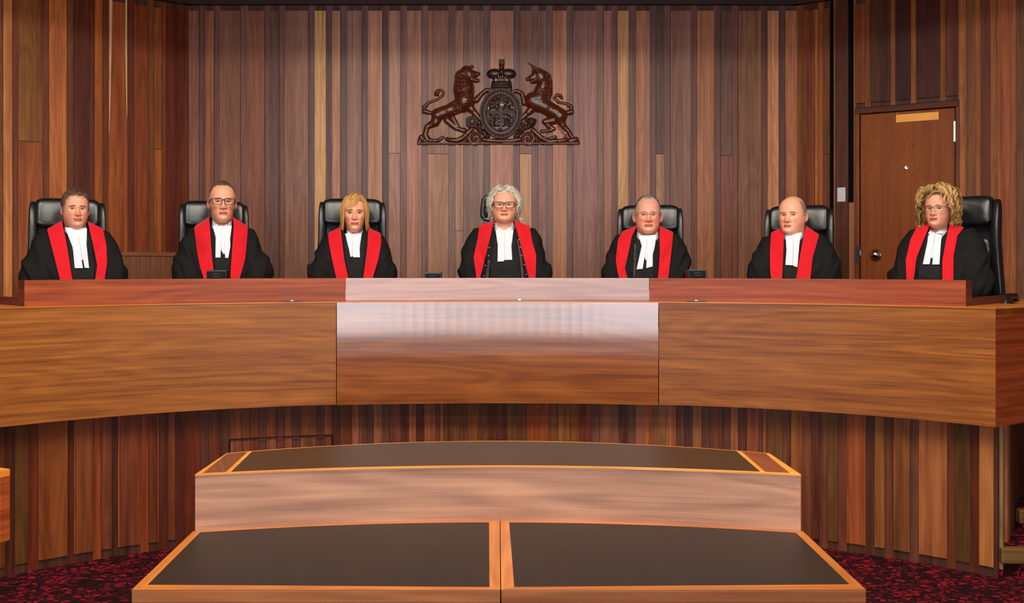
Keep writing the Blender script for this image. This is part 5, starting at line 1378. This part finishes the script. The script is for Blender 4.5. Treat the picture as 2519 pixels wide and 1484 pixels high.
G_dark = lambda **k: dict(dict(cx=.150, hw=.118, hh=.075, t=.497, rad=.0021, mat=M_frame, exp=.42, armz=.7), **k)
PEOPLE = [
 dict(seed=1, uc=187, hu=185.5, Hpx=97, chin=562.5, hp=hp1, coltop=546, V=(191.5, 573.5), label='judge at the far left, side-swept brown hair, no glasses, black robe and scarlet stole',
  L=[(153, 547), (116, 567), (84, 587), (63, 638), (47, 688)], R=[(216, 549), (255, 568), (281, 592), (296, 633), (314, 688)],
  stole=[([(116.4, 565.5), (132, 626), (147.4, 687), (158, 730)], [(153, 546.5), (163.7, 599), (178, 687), (186, 730)]), ([(216, 549), (228, 599), (239, 653), (235, 687), (228, 730)], [(253.4, 565.5), (262, 607), (263.6, 648), (258, 687), (250, 730)])],
  wl=[(166, 585), (172, 640), (181, 700)], wr=[(222, 585), (231, 640), (232, 700)], sl=[(160, 560), (178, 607), (184, 640)], sr=[(214, 562), (213, 600), (208, 640)],
  bands=[([(176, 577), (184, 660)], [(191, 577), (204, 660)]), ([(193, 577), (208, 659)], [(210, 577), (219, 660)])], buttons=[(201, 684, 'b', .005)],
  chair=(167, 95, 490, 563, 0, 79)),
 dict(seed=2, uc=547, hu=546.5, Hpx=101, chin=547.5, hp=hp2, coltop=538, V=(545, 561.5), glasses=G_dark(t=.50), label='judge with dark square glasses and high bare forehead, black robe and scarlet stole',
  L=[(514, 537), (478, 560.5), (455, 584), (438, 624), (422.6, 686)], R=[(571, 537), (609, 560.5), (634, 580), (649, 631), (673.6, 686)],
  stole=[([(478, 560.6), (485, 618), (492, 656), (500, 683), (512, 725)], [(514.7, 537.5), (518, 580), (521, 627.5), (525.5, 665), (531, 725)]), ([(571, 537), (575, 552), (573.6, 580), (570, 627.5), (566, 683), (562, 725)], [(608.5, 558), (609, 570), (603, 637), (590.6, 683), (580, 725)])],
  wl=[(524, 580), (528, 630), (532, 700)], wr=[(568, 580), (564, 630), (560, 700)], sl=[(523, 556), (532, 590), (549, 625)], sr=[(570, 556), (566, 590), (553, 625)],
  bands=[([(531, 564), (530, 634)], [(545.5, 564), (542.5, 634)]), ([(550, 564), (554, 635)], [(564, 564), (567, 605), (561.5, 635)])], buttons=[(551, 644, 'b', .005), (551, 672, 'b', .005)],
  chair=(527, 86, 496, 561, 0, 74.5)),
 dict(seed=3, uc=872, hu=872.5, Hpx=94, chin=571.5, hp=hp3, coltop=562, V=(868.4, 574.5), wing=.040, label='judge with straight blond bob and pearl earrings, black robe and scarlet stole',
  L=[(840, 561), (807, 577), (795, 589), (778, 624), (770, 657), (748, 686)], R=[(905, 563), (937, 578), (954, 604.7), (963, 650), (981.5, 686)],
  stole=[([(807, 575.8), (809.7, 603), (819, 650), (826.7, 681.8), (836, 725)], [(838, 561), (842, 597.7), (847, 638), (856.5, 682), (866, 725)]), ([(906, 563.5), (903.5, 606.5), (898, 650), (894, 682), (888, 725)], [(936.8, 577.6), (937.6, 601), (929.8, 641.5), (918, 682), (905, 725)])],
  wl=[(845, 590), (850, 640), (862, 700)], wr=[(900, 590), (896, 640), (888, 700)], sl=[(849, 575), (856, 605), (864, 632)], sr=[(890, 575), (886, 600), (884, 625)],
  bands=[([(852, 578), (862, 632)], [(866.5, 578), (866.5, 632)]), ([(868, 578), (868.5, 633.5)], [(883, 578), (885.5, 633.5)])], buttons=[(866, 640, 'b', .007), (866, 662, 'b', .007)],
  chair=(867, 83, 490, 555.6, 0, 71.5)),
 dict(seed=4, uc=1241, hu=1240.5, Hpx=84, chin=547, hp=hp4, coltop=548, V=(1241, 568.5), wing=.048, d=.86, glasses=G_dark(cx=.157, hw=.135, hh=.088, t=.495, rad=.0023), label='central judge with fluffy white hair and black-rimmed glasses, silver buttons on the robe',
  L=[(1214, 548), (1179, 560), (1151, 583.7), (1139, 624), (1135, 657), (1123.7, 686)], R=[(1265.6, 547), (1304, 562), (1331, 583.7), (1340, 615), (1345, 654), (1365.5, 686)],
  stole=[([(1179, 558.5), (1175, 589), (1165, 631), (1171.5, 682.7), (1176, 725)], [(1214, 547.5), (1205, 589), (1193, 638), (1181.5, 682.7), (1180, 725)]), ([(1265.6, 546), (1277, 589), (1289, 638), (1300.6, 682.7), (1306, 725)], [(1303, 556.5), (1309, 594), (1319, 627.5), (1318, 676.5), (1314, 725)])],
  wl=[(1218, 585), (1208, 640), (1206, 700)], wr=[(1266, 585), (1278, 640), (1282, 700)], sl=[(1219, 566), (1224, 600), (1236, 640)], sr=[(1263, 566), (1259, 600), (1247, 640)],
  bands=[([(1225, 571), (1224, 644)], [(1240, 571), (1240, 643)]), ([(1241.5, 571), (1243, 640)], [(1256, 571), (1260, 639.5)])],
  trims=[([(1200, 640), (1195, 683), (1192, 700)], [(1206, 640), (1201.5, 683), (1199, 700)]), ([(1271, 590), (1279, 640), (1284, 700)], [(1275, 590), (1285, 640), (1290, 700)])],
  buttons=[(1203.4, 610, 's', .006), (1202, 630, 's', .006), (1194, 654, 's', .006), (1191, 679, 's', .006), (1277, 590, 's', .006), (1279.6, 608.5, 's', .006), (1283, 629, 's', .006), (1290, 652, 's', .006), (1295.4, 676, 's', .006), (1244.5, 667, 'b', .005)],
  chair=(1230, 60, 476, 547, 0, 48.6)),
 dict(seed=5, uc=1595, hu=1593.5, Hpx=93.5, chin=576, hp=hp5, coltop=568, V=(1595, 587.5), wing=.040, glasses=dict(cx=.148, hw=.118, hh=.070, t=.492, rad=.0011, mat=M_goldw, exp=.5, armz=.6, rimless=True, armmat=M_frame), label='judge with combed-back grey hair and thin rimless glasses, black robe and scarlet stole',
  L=[(1567, 559), (1530, 574), (1511, 590), (1495, 627), (1490, 662), (1473.7, 686)], R=[(1622, 560), (1657, 576), (1679, 595.4), (1693, 632), (1696.6, 686)],
  stole=[([(1530, 573), (1520.5, 590), (1515, 639), (1518.7, 669), (1522.7, 684), (1536, 725)], [(1567, 557.6), (1554.6, 581), (1547.6, 616.5), (1537, 660), (1543, 684), (1552, 725)]), ([(1622, 557.6), (1623, 625), (1618.6, 684.8), (1616, 725)], [(1656, 572.5), (1652.7, 607.7), (1648, 651.5), (1644, 684.8), (1638, 725)])],
  wl=[(1563, 590), (1560, 640), (1561, 700)], wr=[(1614, 590), (1610, 640), (1608, 700)], sl=[(1571, 580), (1577, 600), (1588, 640)], sr=[(1615, 578), (1610, 610), (1602, 640)],
  bands=[([(1582, 590), (1566, 663)], [(1592, 590), (1581, 662)]), ([(1592.5, 590), (1589.7, 660)], [(1606, 590), (1605.4, 656)])],
  trims=[([(1560, 600), (1558, 683)], [(1565, 600), (1562, 683)])],
  buttons=[(1558, 590.5, 'b', .006), (1560, 616, 'b', .006), (1559, 642, 'b', .006), (1555, 671, 'b', .006), (1618, 613, 'b', .006), (1617, 640, 'b', .006)],
  chair=(1599, 81, 505.7, 571, 0, 70)),
 dict(seed=6, uc=1950, hu=1950, Hpx=96, chin=577.5, hp=hp6, coltop=558, V=(1951, 582), wing=.044, label='judge with bald crown and cropped sides, no glasses, black robe and scarlet stole',
  L=[(1923.4, 563), (1897, 576), (1874, 593.7), (1858.5, 625), (1835.8, 688)], R=[(1982, 559), (2014.5, 580), (2040.8, 595.4), (2054.8, 625), (2070.6, 688)],
  stole=[([(1897, 575), (1894, 625), (1894.5, 674), (1898, 688), (1906, 730)], [(1925, 563), (1928.6, 575), (1927, 625), (1924, 688), (1922, 730)]), ([(1982, 557.5), (1974, 595.4), (1965.4, 642.7), (1958.4, 688.3), (1952, 730)], [(2014.5, 579.5), (1998.7, 635.7), (1993.5, 688.3), (1988, 730)])],
  wl=[(1931, 590), (1930, 640), (1929, 700)], wr=[(1972, 590), (1965, 640), (1960, 700)], sl=[(1933, 580), (1934, 610), (1940, 640)], sr=[(1971, 572), (1966, 605), (1958, 640)],
  bands=[([(1937, 584), (1932, 652)], [(1952, 584), (1950, 653)]), ([(1952.5, 584), (1950.5, 654)], [(1968, 580), (1961.6, 658)])], buttons=[(1936, 683, 'b', .006)],
  chair=(1965, 85.5, 507, 574.4, -.08, 73)),
 dict(seed=7, uc=2308, hu=2308, Hpx=95, chin=560.5, hp=hp7, coltop=560, V=(2301, 572.5), wing=.044, glasses=dict(cx=.150, hw=.122, hh=.066, t=.497, rad=.0013, mat=M_goldw, exp=.5, armz=.6, armmat=M_redarm), label='judge at the far right, curly blond hair, narrow glasses, black robe and scarlet stole',
  L=[(2288, 556), (2253.7, 564), (2223, 588), (2197, 654), (2180.6, 692)], R=[(2336, 553), (2372, 564), (2416, 583), (2430.6, 630), (2446, 680), (2452, 715)],
  stole=[([(2253.7, 563), (2239.6, 590), (2227.8, 642), (2230, 690.6), (2236, 735)], [(2288, 554), (2272.6, 590), (2253.7, 637.5), (2247, 691.7), (2246, 735)]), ([(2336, 551.6), (2326.8, 592.7), (2318, 642), (2318, 693), (2318, 735)], [(2370.5, 561), (2355, 581), (2345.7, 630.4), (2345, 693), (2343, 735)])],
  wl=[(2279, 590), (2263, 640), (2256, 700)], wr=[(2319, 590), (2313, 640), (2310, 700)], sl=[(2283, 580), (2281, 600), (2285, 635)], sr=[(2318, 580), (2312, 605), (2300, 635)],
  bands=[([(2286, 575), (2270, 650.5)], [(2300, 575), (2287, 650.5)]), ([(2301, 575), (2293, 651)], [(2316, 578), (2311, 651)])], buttons=[(2290, 672, 'b', .004), (2284, 684, 'b', .004)], d=.78,
  chair=(2366, 94, 485, 558, -.22, 76)),
]
CHL = ['black leather chair at the far left, behind the judge with side-swept brown hair', 'black leather chair behind the judge with dark square glasses and a high forehead', 'black leather chair behind the judge with the blond bob',
       'black chair with a small separate headrest behind the white-haired judge', 'black leather chair behind the judge with combed-back grey hair', 'black leather chair behind the bald judge', 'black leather chair at the far right, turned inwards behind the curly-haired judge']
for i, p in enumerate(PEOPLE):
    root, hd, Yp = judge(p)
    c = p['chair']; Yc = Yp+.16*math.cos(math.atan((U0-p['uc'])/F))
    make_chair(p, c[0], c[1], c[2], c[3], Yc, c[4], c[5], small=(i == 3), label=CHL[i])
    # earrings
    hp = p['hp']
    if i in (2, 6):
        for s in ((-1, 1) if i == 2 else (1,)):
            q = to_world(hp, np.array([s*.325*hp['wf']]), np.array([.02]), np.array([.27 if i == 2 else .22]))[0]; mb = MB()
            M = Matrix.Translation(q+np.array((0, -.02, 0))); mb.lathe([(.0005, -.006), (.004, -.0045), (.006, 0), (.004, .0045), (.0005, .006)], M, 12); mb.tube([q+np.array((0, -.02, .006)), q+np.array((0, -.018, .016))], .0012, 6)
            o = mb.build('earring', M_pearl if i == 2 else M_frame, root, smooth=True); o.matrix_parent_inverse = Matrix.Translation(root.location).inverted()
# ------------------------------------------------------------------ carved coat of arms
YA = YW-.018
KA = YA/F/5.598
def AX(x): return (1000+x/5.598-U0)/F*YA
def AZ(y): return H+(V0-130-y/5.598)/F*YA
def relief(name, caps, parent, mat, st=4.0, depth=.85, detail=None, base=0, lift=0, extra=None, label=None):
    """carved low relief: swelling rounded limbs blended together"""
    A_ = []
    for ch in caps:
        for a, b in zip(ch[:-1], ch[1:]): A_.append((*a, *b))
        if len(ch) == 1: A_.append((*ch[0], *ch[0]))
    x0 = min(min(c[0]-c[2], c[3]-c[5]) for c in A_)-st; x1 = max(max(c[0]+c[2], c[3]+c[5]) for c in A_)+st*2
    y0 = min(min(c[1]-c[2], c[4]-c[5]) for c in A_)-st; y1 = max(max(c[1]+c[2], c[4]+c[5]) for c in A_)+st*2
    xs = np.arange(x0, x1, st); ys = np.arange(y0, y1, st); GX, GY = np.meshgrid(xs, ys); Hh = np.zeros_like(GX)-1; acc = np.zeros_like(GX)
    for ax, ay, ar, bx, by, br in A_:
        dx, dy = bx-ax, by-ay; L2 = dx*dx+dy*dy
        t = np.clip(((GX-ax)*dx+(GY-ay)*dy)/L2, 0, 1) if L2 > 0 else GX*0
        r = ar+(br-ar)*t; d2 = (GX-ax-dx*t)**2+(GY-ay-dy*t)**2; h = np.sqrt(np.clip(r*r-d2, 0, None))
        acc += np.clip(h, 0, None)**5
    h = acc**.2
    if extra is not None: h = extra(GX, GY, h)
    ins = h > 1.5
    if detail:
        for i in range(h.shape[0]):
            for j in range(h.shape[1]):
                if ins[i, j]: h[i, j] += detail(GX[i, j], GY[i, j], h[i, j])
    h = np.where(ins, np.maximum(h, 6)+base, 0); vs = []; idx = -np.ones(h.shape, int); fs = []
    n0, n1 = h.shape
    use = np.zeros_like(ins); use[:-1, :-1] = ins[:-1, :-1] | ins[1:, :-1] | ins[:-1, 1:] | ins[1:, 1:]
    def vid(i, j):
        if idx[i, j] < 0:
            idx[i, j] = len(vs); vs.append((AX(GX[i, j]), YA-(h[i, j]*depth*KA+(lift if ins[i, j] else 0)), AZ(GY[i, j])))
        return idx[i, j]
    for i in range(n0-1):
        for j in range(n1-1):
            if use[i, j]: fs.append((vid(i, j), vid(i+1, j), vid(i+1, j+1), vid(i, j+1)))
    mb = MB(); mb.add(vs, fs); o = mb.build(name, mat, None, smooth=True); o.parent = parent; o.matrix_parent_inverse = Matrix.Translation(parent.location).inverted()
    if label: o['label'] = label
    return o
arms = empty('coat_of_arms', (AX(1300), YA, AZ(1260))); tag(arms, 'dark carved wooden royal coat of arms with lion and unicorn on the back wall', 'carving')
def ripple(kx, ky, amp, reg):
    def f(x, y, h):
        w = reg(x, y)
        if w <= 0: return 0
        n = MN.noise(Vector((x*kx+MN.noise(Vector((x*.01, y*.01, 3)))*2, y*ky, 1.)))
        return amp*w*(abs(n)*2-.6)
    return f
lion = [[(430, 850, 88), (600, 790, 88), (770, 710, 112)], [(770, 330, 105), (790, 500, 145), (800, 660, 125)], [(820, 255, 78)], [(880, 300, 78), (965, 295, 38)], [(900, 365, 55), (975, 385, 30)], [(1000, 290, 18)],
    [(900, 195, 26)], [(425, 880, 82), (395, 960, 62), (285, 1020, 38), (255, 1130, 36), (290, 1195, 46)], [(560, 930, 50), (690, 1045, 28), (790, 1070, 36)], [(640, 900, 34), (725, 1050, 28)],
    [(820, 690, 78), (900, 785, 50), (1000, 900, 30), (1060, 960, 40)], [(960, 650, 44), (1040, 560, 30), (1100, 512, 27), (1180, 530, 34)],
    [(340, 830, 26), (245, 805, 30), (240, 745, 22), (300, 690, 19), (420, 645, 18), (500, 590, 17), (512, 545, 15), (475, 512, 15), (430, 525, 24), (415, 565, 36)], [(800, 560, 120), (880, 700, 60)]]
relief('lion', lion, arms, M_carve, depth=.8, detail=ripple(.045, .022, 26, lambda x, y: 1.0 if (y < 640 and 600 < x < 940 and not (x > 850 and y < 420)) or (640 < y < 830 and 640 < x < 760) else (.25 if x < 460 and y > 500 and y < 620 else 0)))
uni = [[(1805, 300, 66), (1720, 350, 44), (1668, 362, 27)], [(1730, 395, 28), (1800, 360, 55)], [(1850, 310, 78), (1895, 430, 84), (1835, 600, 112)], [(1745, 660, 122), (1900, 740, 106), (2050, 820, 98), (2120, 860, 96)],
    [(1825, 240, 34), (1940, 320, 44), (1975, 440, 38), (1965, 560, 40), (1940, 660, 24)], [(1825, 255, 24), (1745, 190, 14), (1672, 136, 5)], [(1745, 260, 18), (1748, 215, 7)],
    [(1745, 740, 62), (1680, 820, 45), (1585, 905, 26), (1548, 1000, 22), (1533, 1045, 26)], [(1625, 690, 44), (1592, 560, 29), (1520, 522, 24), (1445, 538, 22)],
    [(2110, 900, 96), (2150, 1000, 46), (2230, 1080, 29), (2290, 1180, 25), (2310, 1215, 36)], [(2020, 930, 66), (1905, 950, 40), (1960, 1010, 30), (2032, 1050, 26), (1940, 1076, 22), (1860, 1082, 24)],
    [(2180, 830, 32), (2275, 815, 32), (2270, 740, 22), (2200, 702, 20), (2090, 682, 18), (2038, 625, 17), (2065, 578, 17), (2115, 590, 26), (2142, 630, 16)]]
relief('unicorn', uni, arms, M_carve, depth=.8, detail=ripple(.03, .05, 24, lambda x, y: 1.0 if (x > 1900 and y < 700 and x < 2020) or (x > 1790 and y < 290 and x < 1960) else (.5 if 500 < y < 570 and 1700 < x < 1900 else 0)))
def shield_extra(X, Y, h):
    q = np.sqrt(((X-1300)/290)**2+((Y-840)/345)**2); q2 = np.sqrt(((X-1300)/238)**2+((Y-840)/290)**2); qi = np.sqrt(((X-1300)/215)**2+((Y-835)/262)**2)
    z = np.where(q < 1, 26, 0.); z += np.where((q < 1) & (q2 > 1), 12+12*np.abs(np.sin(np.arctan2(Y-840, X-1300)*26)), 0); z = np.where((q < 1) & (q > .955), 48, z); z = np.where((q2 < 1) & (qi > 1), 52, z)
    z = np.where(qi < 1, 34+26*np.sqrt(np.clip(1-qi**2, 0, 1)), z)
    cr = (np.abs(X-1303) < 9) | (np.abs(Y-822) < 9); z = z+np.where((qi < 1) & cr, 9, 0)
    return z
def charges(x, y, h):
    qi = ((x-1300)/200)**2+((y-835)/245)**2
    if qi > .92 or abs(x-1303) < 22 or abs(y-822) < 22: return 0
    cx, cy = (1215 if x < 1303 else 1390), (720 if y < 822 else 930)
    d = max(abs(x-cx)/75, abs(y-cy)/95)
    if d > 1: return 0
    return 26*max(0, MN.noise(Vector((x*.035, y*.055, 2)))+.12)
relief('quartered_shield', [[(1300, 840, 345)]], arms, M_carved2, depth=1.0, extra=shield_extra, detail=charges, lift=.004)
def box_extra(fn): return lambda X, Y, h: fn(X, Y)
def crown_fn(X, Y):
    z = np.zeros_like(X)
    cap = lambda cx, cy, rx, ry, hh: hh*np.sqrt(np.clip(1-((X-cx)/rx)**2-((Y-cy)/ry)**2, 0, None))
    z = np.maximum(z, cap(1215, 290, 108, 72, 66)); z = np.maximum(z, cap(1400, 290, 108, 72, 66)); z = np.maximum(z, cap(1308, 275, 50, 60, 82)); z = np.maximum(z, cap(1310, 203, 38, 36, 40))
    w = 118+22*np.clip((Y-330)/160, 0, 1); z = np.where((Y > 320) & (Y < 400) & (np.abs(X-1308) < w), np.maximum(z, 46*np.sqrt(np.clip(1-((X-1308)/150)**2, 0, 1))+8*np.sin(X*.12)*(Y < 370)), z)
    z = np.where((Y >= 400) & (Y < 500) & (np.abs(X-1308) < w+8), 58*np.sqrt(np.clip(1-((X-1308)/170)**2, 0, 1))+6*np.sin(Y*.2), z)
    z = np.where((Y >= 495) & (Y < 560) & (np.abs(X-1305) < 150), 36+10*np.sin(X*.05), z)
    s = (np.abs(X-1311) < 41) & (np.abs(Y-132) < 37); z = np.where(s, 30+14*(np.abs(np.abs(X-1311)-np.abs(Y-132)) > 7), z)
    z = np.where((np.abs(X-1311) < 9) & (Y > 165) & (Y < 175), 25, z)
    return z
relief('crown', [[(1308, 330, 240)]], arms, M_carved2, depth=.9, extra=box_extra(crown_fn), lift=.003)
def scroll_fn(X, Y):
    z = np.zeros_like(X)
    for cx, cy, s in ((945, 1182, 1), (1672, 1182, -1)):
        d = np.hypot(X-cx, Y-cy); a = np.arctan2(Y-cy, (X-cx)*s); sp = (d-16-10.5*(a+pi)/1.0*1.0) % 66
        z = np.where(d < 94, 30+26*np.exp(-((sp-30)/14)**2), z)
    z = np.where((Y > 1236) & (Y < 1264) & (X > 145) & (X < 2375), 46, z)
    return z
relief('scroll_base', [[(1255, 1100, 1120)]], arms, M_carve, depth=.9, st=5.0, extra=box_extra(lambda X, Y: np.where(Y > 1060, scroll_fn(X, Y), 0)))
for nm, caps in (('rocky_ground', [[(175, 1240, 30), (205, 1165, 38), (250, 1215, 36), (340, 1205, 30)], [(330, 1215, 22), (440, 1205, 26), (500, 1165, 22)]]), ('rocky_ground', [[(2060, 1215, 24), (2180, 1205, 30), (2190, 1150, 20)], [(2250, 1215, 40), (2330, 1200, 45), (2365, 1245, 22)], [(1950, 1190, 18), (2045, 1160, 24)]]),
                 ('acanthus_leaves', [[(740, 1245, 30), (820, 1200, 40), (860, 1120, 26)], [(560, 1190, 30), (640, 1225, 26)]]), ('acanthus_leaves', [[(1880, 1245, 30), (1800, 1200, 40), (1760, 1120, 26)]]),
                 ('foliage', [[(960, 1020, 34), (1050, 1090, 34), (1120, 1165, 30)], [(1010, 1000, 28), (1000, 1060, 30)]]), ('foliage', [[(1640, 1020, 32), (1570, 1090, 32), (1500, 1165, 30)], [(1610, 980, 26), (1600, 1060, 30)]])):
    relief(nm, caps, arms, M_carved2 if nm == 'foliage' else M_carve, depth=.9, detail=(lambda x, y, h: 16*MN.noise(Vector((x*.05, y*.05, 5)))) if nm != 'rocky_ground' else None)
def rose(cx, cy, R):
    def f(X, Y, h):
        d = np.hypot(X-cx, Y-cy); a = np.arctan2(Y-cy, X-cx); r1 = R*(.86+.14*np.abs(np.cos(a*2.5))); z = np.where(d < r1, 34+18*np.sqrt(np.clip(1-(d/r1)**2, 0, 1))-12*np.exp(-((d-R*.62)/8)**2)-10*np.exp(-((d-R*.36)/6)**2), 0)
        return z
    return f
relief('rose', [[(905, 952, 92)]], arms, M_carved2, depth=1., extra=rose(905, 952, 90), st=3.5)
relief('thistle', [[(1715, 955, 62)], [(1650, 925, 30)], [(1700, 915, 26)], [(1765, 935, 26)], [(1700, 1000, 40), (1660, 1040, 24)]], arms, M_carved2, depth=.9, st=3.5, detail=lambda x, y, h: 20*abs(MN.noise(Vector((x*.07, y*.04, 5)))))
relief('fleur_ornament', [[(1310, 1150, 24), (1310, 1235, 12)], [(1300, 1180, 14), (1245, 1175, 16)], [(1320, 1180, 14), (1375, 1175, 16)]], arms, M_carve, depth=1.3, st=3.5)
relief('strap_end', [[(1255, 1030, 14), (1355, 1040, 14), (1345, 1110, 14), (1245, 1105, 14), (1255, 1030, 14)], [(1290, 1070, 40)]], arms, M_carve, depth=1.9, st=3.5)
def ribbon(name, pts, w, txt, size, ft, t_at):
    mb = MB(); rows = []; n = 24
    for i in range(n+1):
        u, v = interp_edge(pts, i/n); u2, v2 = interp_edge(pts, min(1, i/n+.02)); u1, v1 = interp_edge(pts, max(0, i/n-.02)); tx, ty = u2-u1, v2-v1; L = math.hypot(tx, ty); nx, ny = -ty/L, tx/L
        hgt = (52+8*math.sin(i/n*pi*2))*KA
        rows.append([Vector((AX(u-nx*w), YA-hgt*.8, AZ(v-ny*w))), Vector((AX(u), YA-hgt, AZ(v))), Vector((AX(u+nx*w), YA-hgt*.8, AZ(v+ny*w)))])
    mb.grid(rows); o = mb.build(name, M_carve, None, smooth=True); m = o.modifiers.new('s', 'SOLIDIFY'); m.thickness = .022; m.offset = -1
    bm = bmesh.new(); bm.from_mesh(o.data); bm.faces.ensure_lookup_table()
    if sum(f.normal.y for f in bm.faces) > 0: bmesh.ops.reverse_faces(bm, faces=bm.faces)
    bm.to_mesh(o.data); bm.free()
    o.parent = arms; o.matrix_parent_inverse = Matrix.Translation(arms.location).inverted()
    for ch, s in txt:
        u, v = interp_edge(pts, s); u2, v2 = interp_edge(pts, min(1, s+.04)); u1, v1 = interp_edge(pts, max(0, s-.04)); ang = -math.atan2(v2-v1, u2-u1)
        cu = bpy.data.curves.new('t', 'FONT'); cu.body = ch; cu.size = size*KA; cu.extrude = .0022; cu.align_x = 'CENTER'; cu.align_y = 'CENTER'
        t = bpy.data.objects.new('t', cu); COL.objects.link(t); bpy.context.view_layer.update()
        me = bpy.data.meshes.new_from_object(t.evaluated_get(bpy.context.evaluated_depsgraph_get())); bpy.data.objects.remove(t)
        me.transform(Matrix.Translation((AX(u), YA-62*KA, AZ(v))) @ Matrix.Rotation(ang, 4, 'Y').inverted() @ Matrix.Rotation(pi/2, 4, 'X'))
        me.materials.append(M_letter); L_ = bpy.data.objects.new('motto_letter', me); COL.objects.link(L_); L_.parent = o
        L_.matrix_parent_inverse = (o.matrix_parent_inverse @ Matrix.Identity(4)) if 0 else Matrix.Identity(4); L_.matrix_world = Matrix.Identity(4)
    return o
M_letter = plain('worn_letters', lin((150, 104, 84)), .35, coat=.3)
ribbon('motto_ribbon', [(600, 1205), (700, 1215), (790, 1165), (860, 1090), (915, 1045)], 34, [('D', .40), ('I', .50), ('E', .60), ('U', .72)], 46, None, 0)
ribbon('motto_ribbon', [(1720, 1050), (1780, 1110), (1860, 1180), (1960, 1225), (2080, 1215)], 34, [('D', .18), ('R', .28), ('O', .38), ('I', .46), ('T', .54)], 46, None, 0)
ribbon('motto_ribbon', [(1040, 1195), (1150, 1215), (1300, 1222), (1460, 1215), (1580, 1195)], 30, [('E', .16), ('T', .24), ('M', .66), ('O', .76), ('N', .86)], 48, None, 0)
mb = MB()
for x, y in ((2110, 1035), (2150, 1085), (2190, 1140)):
    mb.tube([(AX(x+20*math.cos(a)), YA-20*KA, AZ(y+20*math.sin(a))) for a in np.linspace(0, 2*pi, 14, endpoint=False)], 6*KA, 6, closed=True)
mb.tube([(AX(2070), YA-20*KA, AZ(1010)), (AX(2215), YA-20*KA, AZ(1180))], 5*KA, 6)
o = mb.build('chain', M_letter, None, smooth=True); o.parent = arms; o.matrix_parent_inverse = Matrix.Translation(arms.location).inverted()
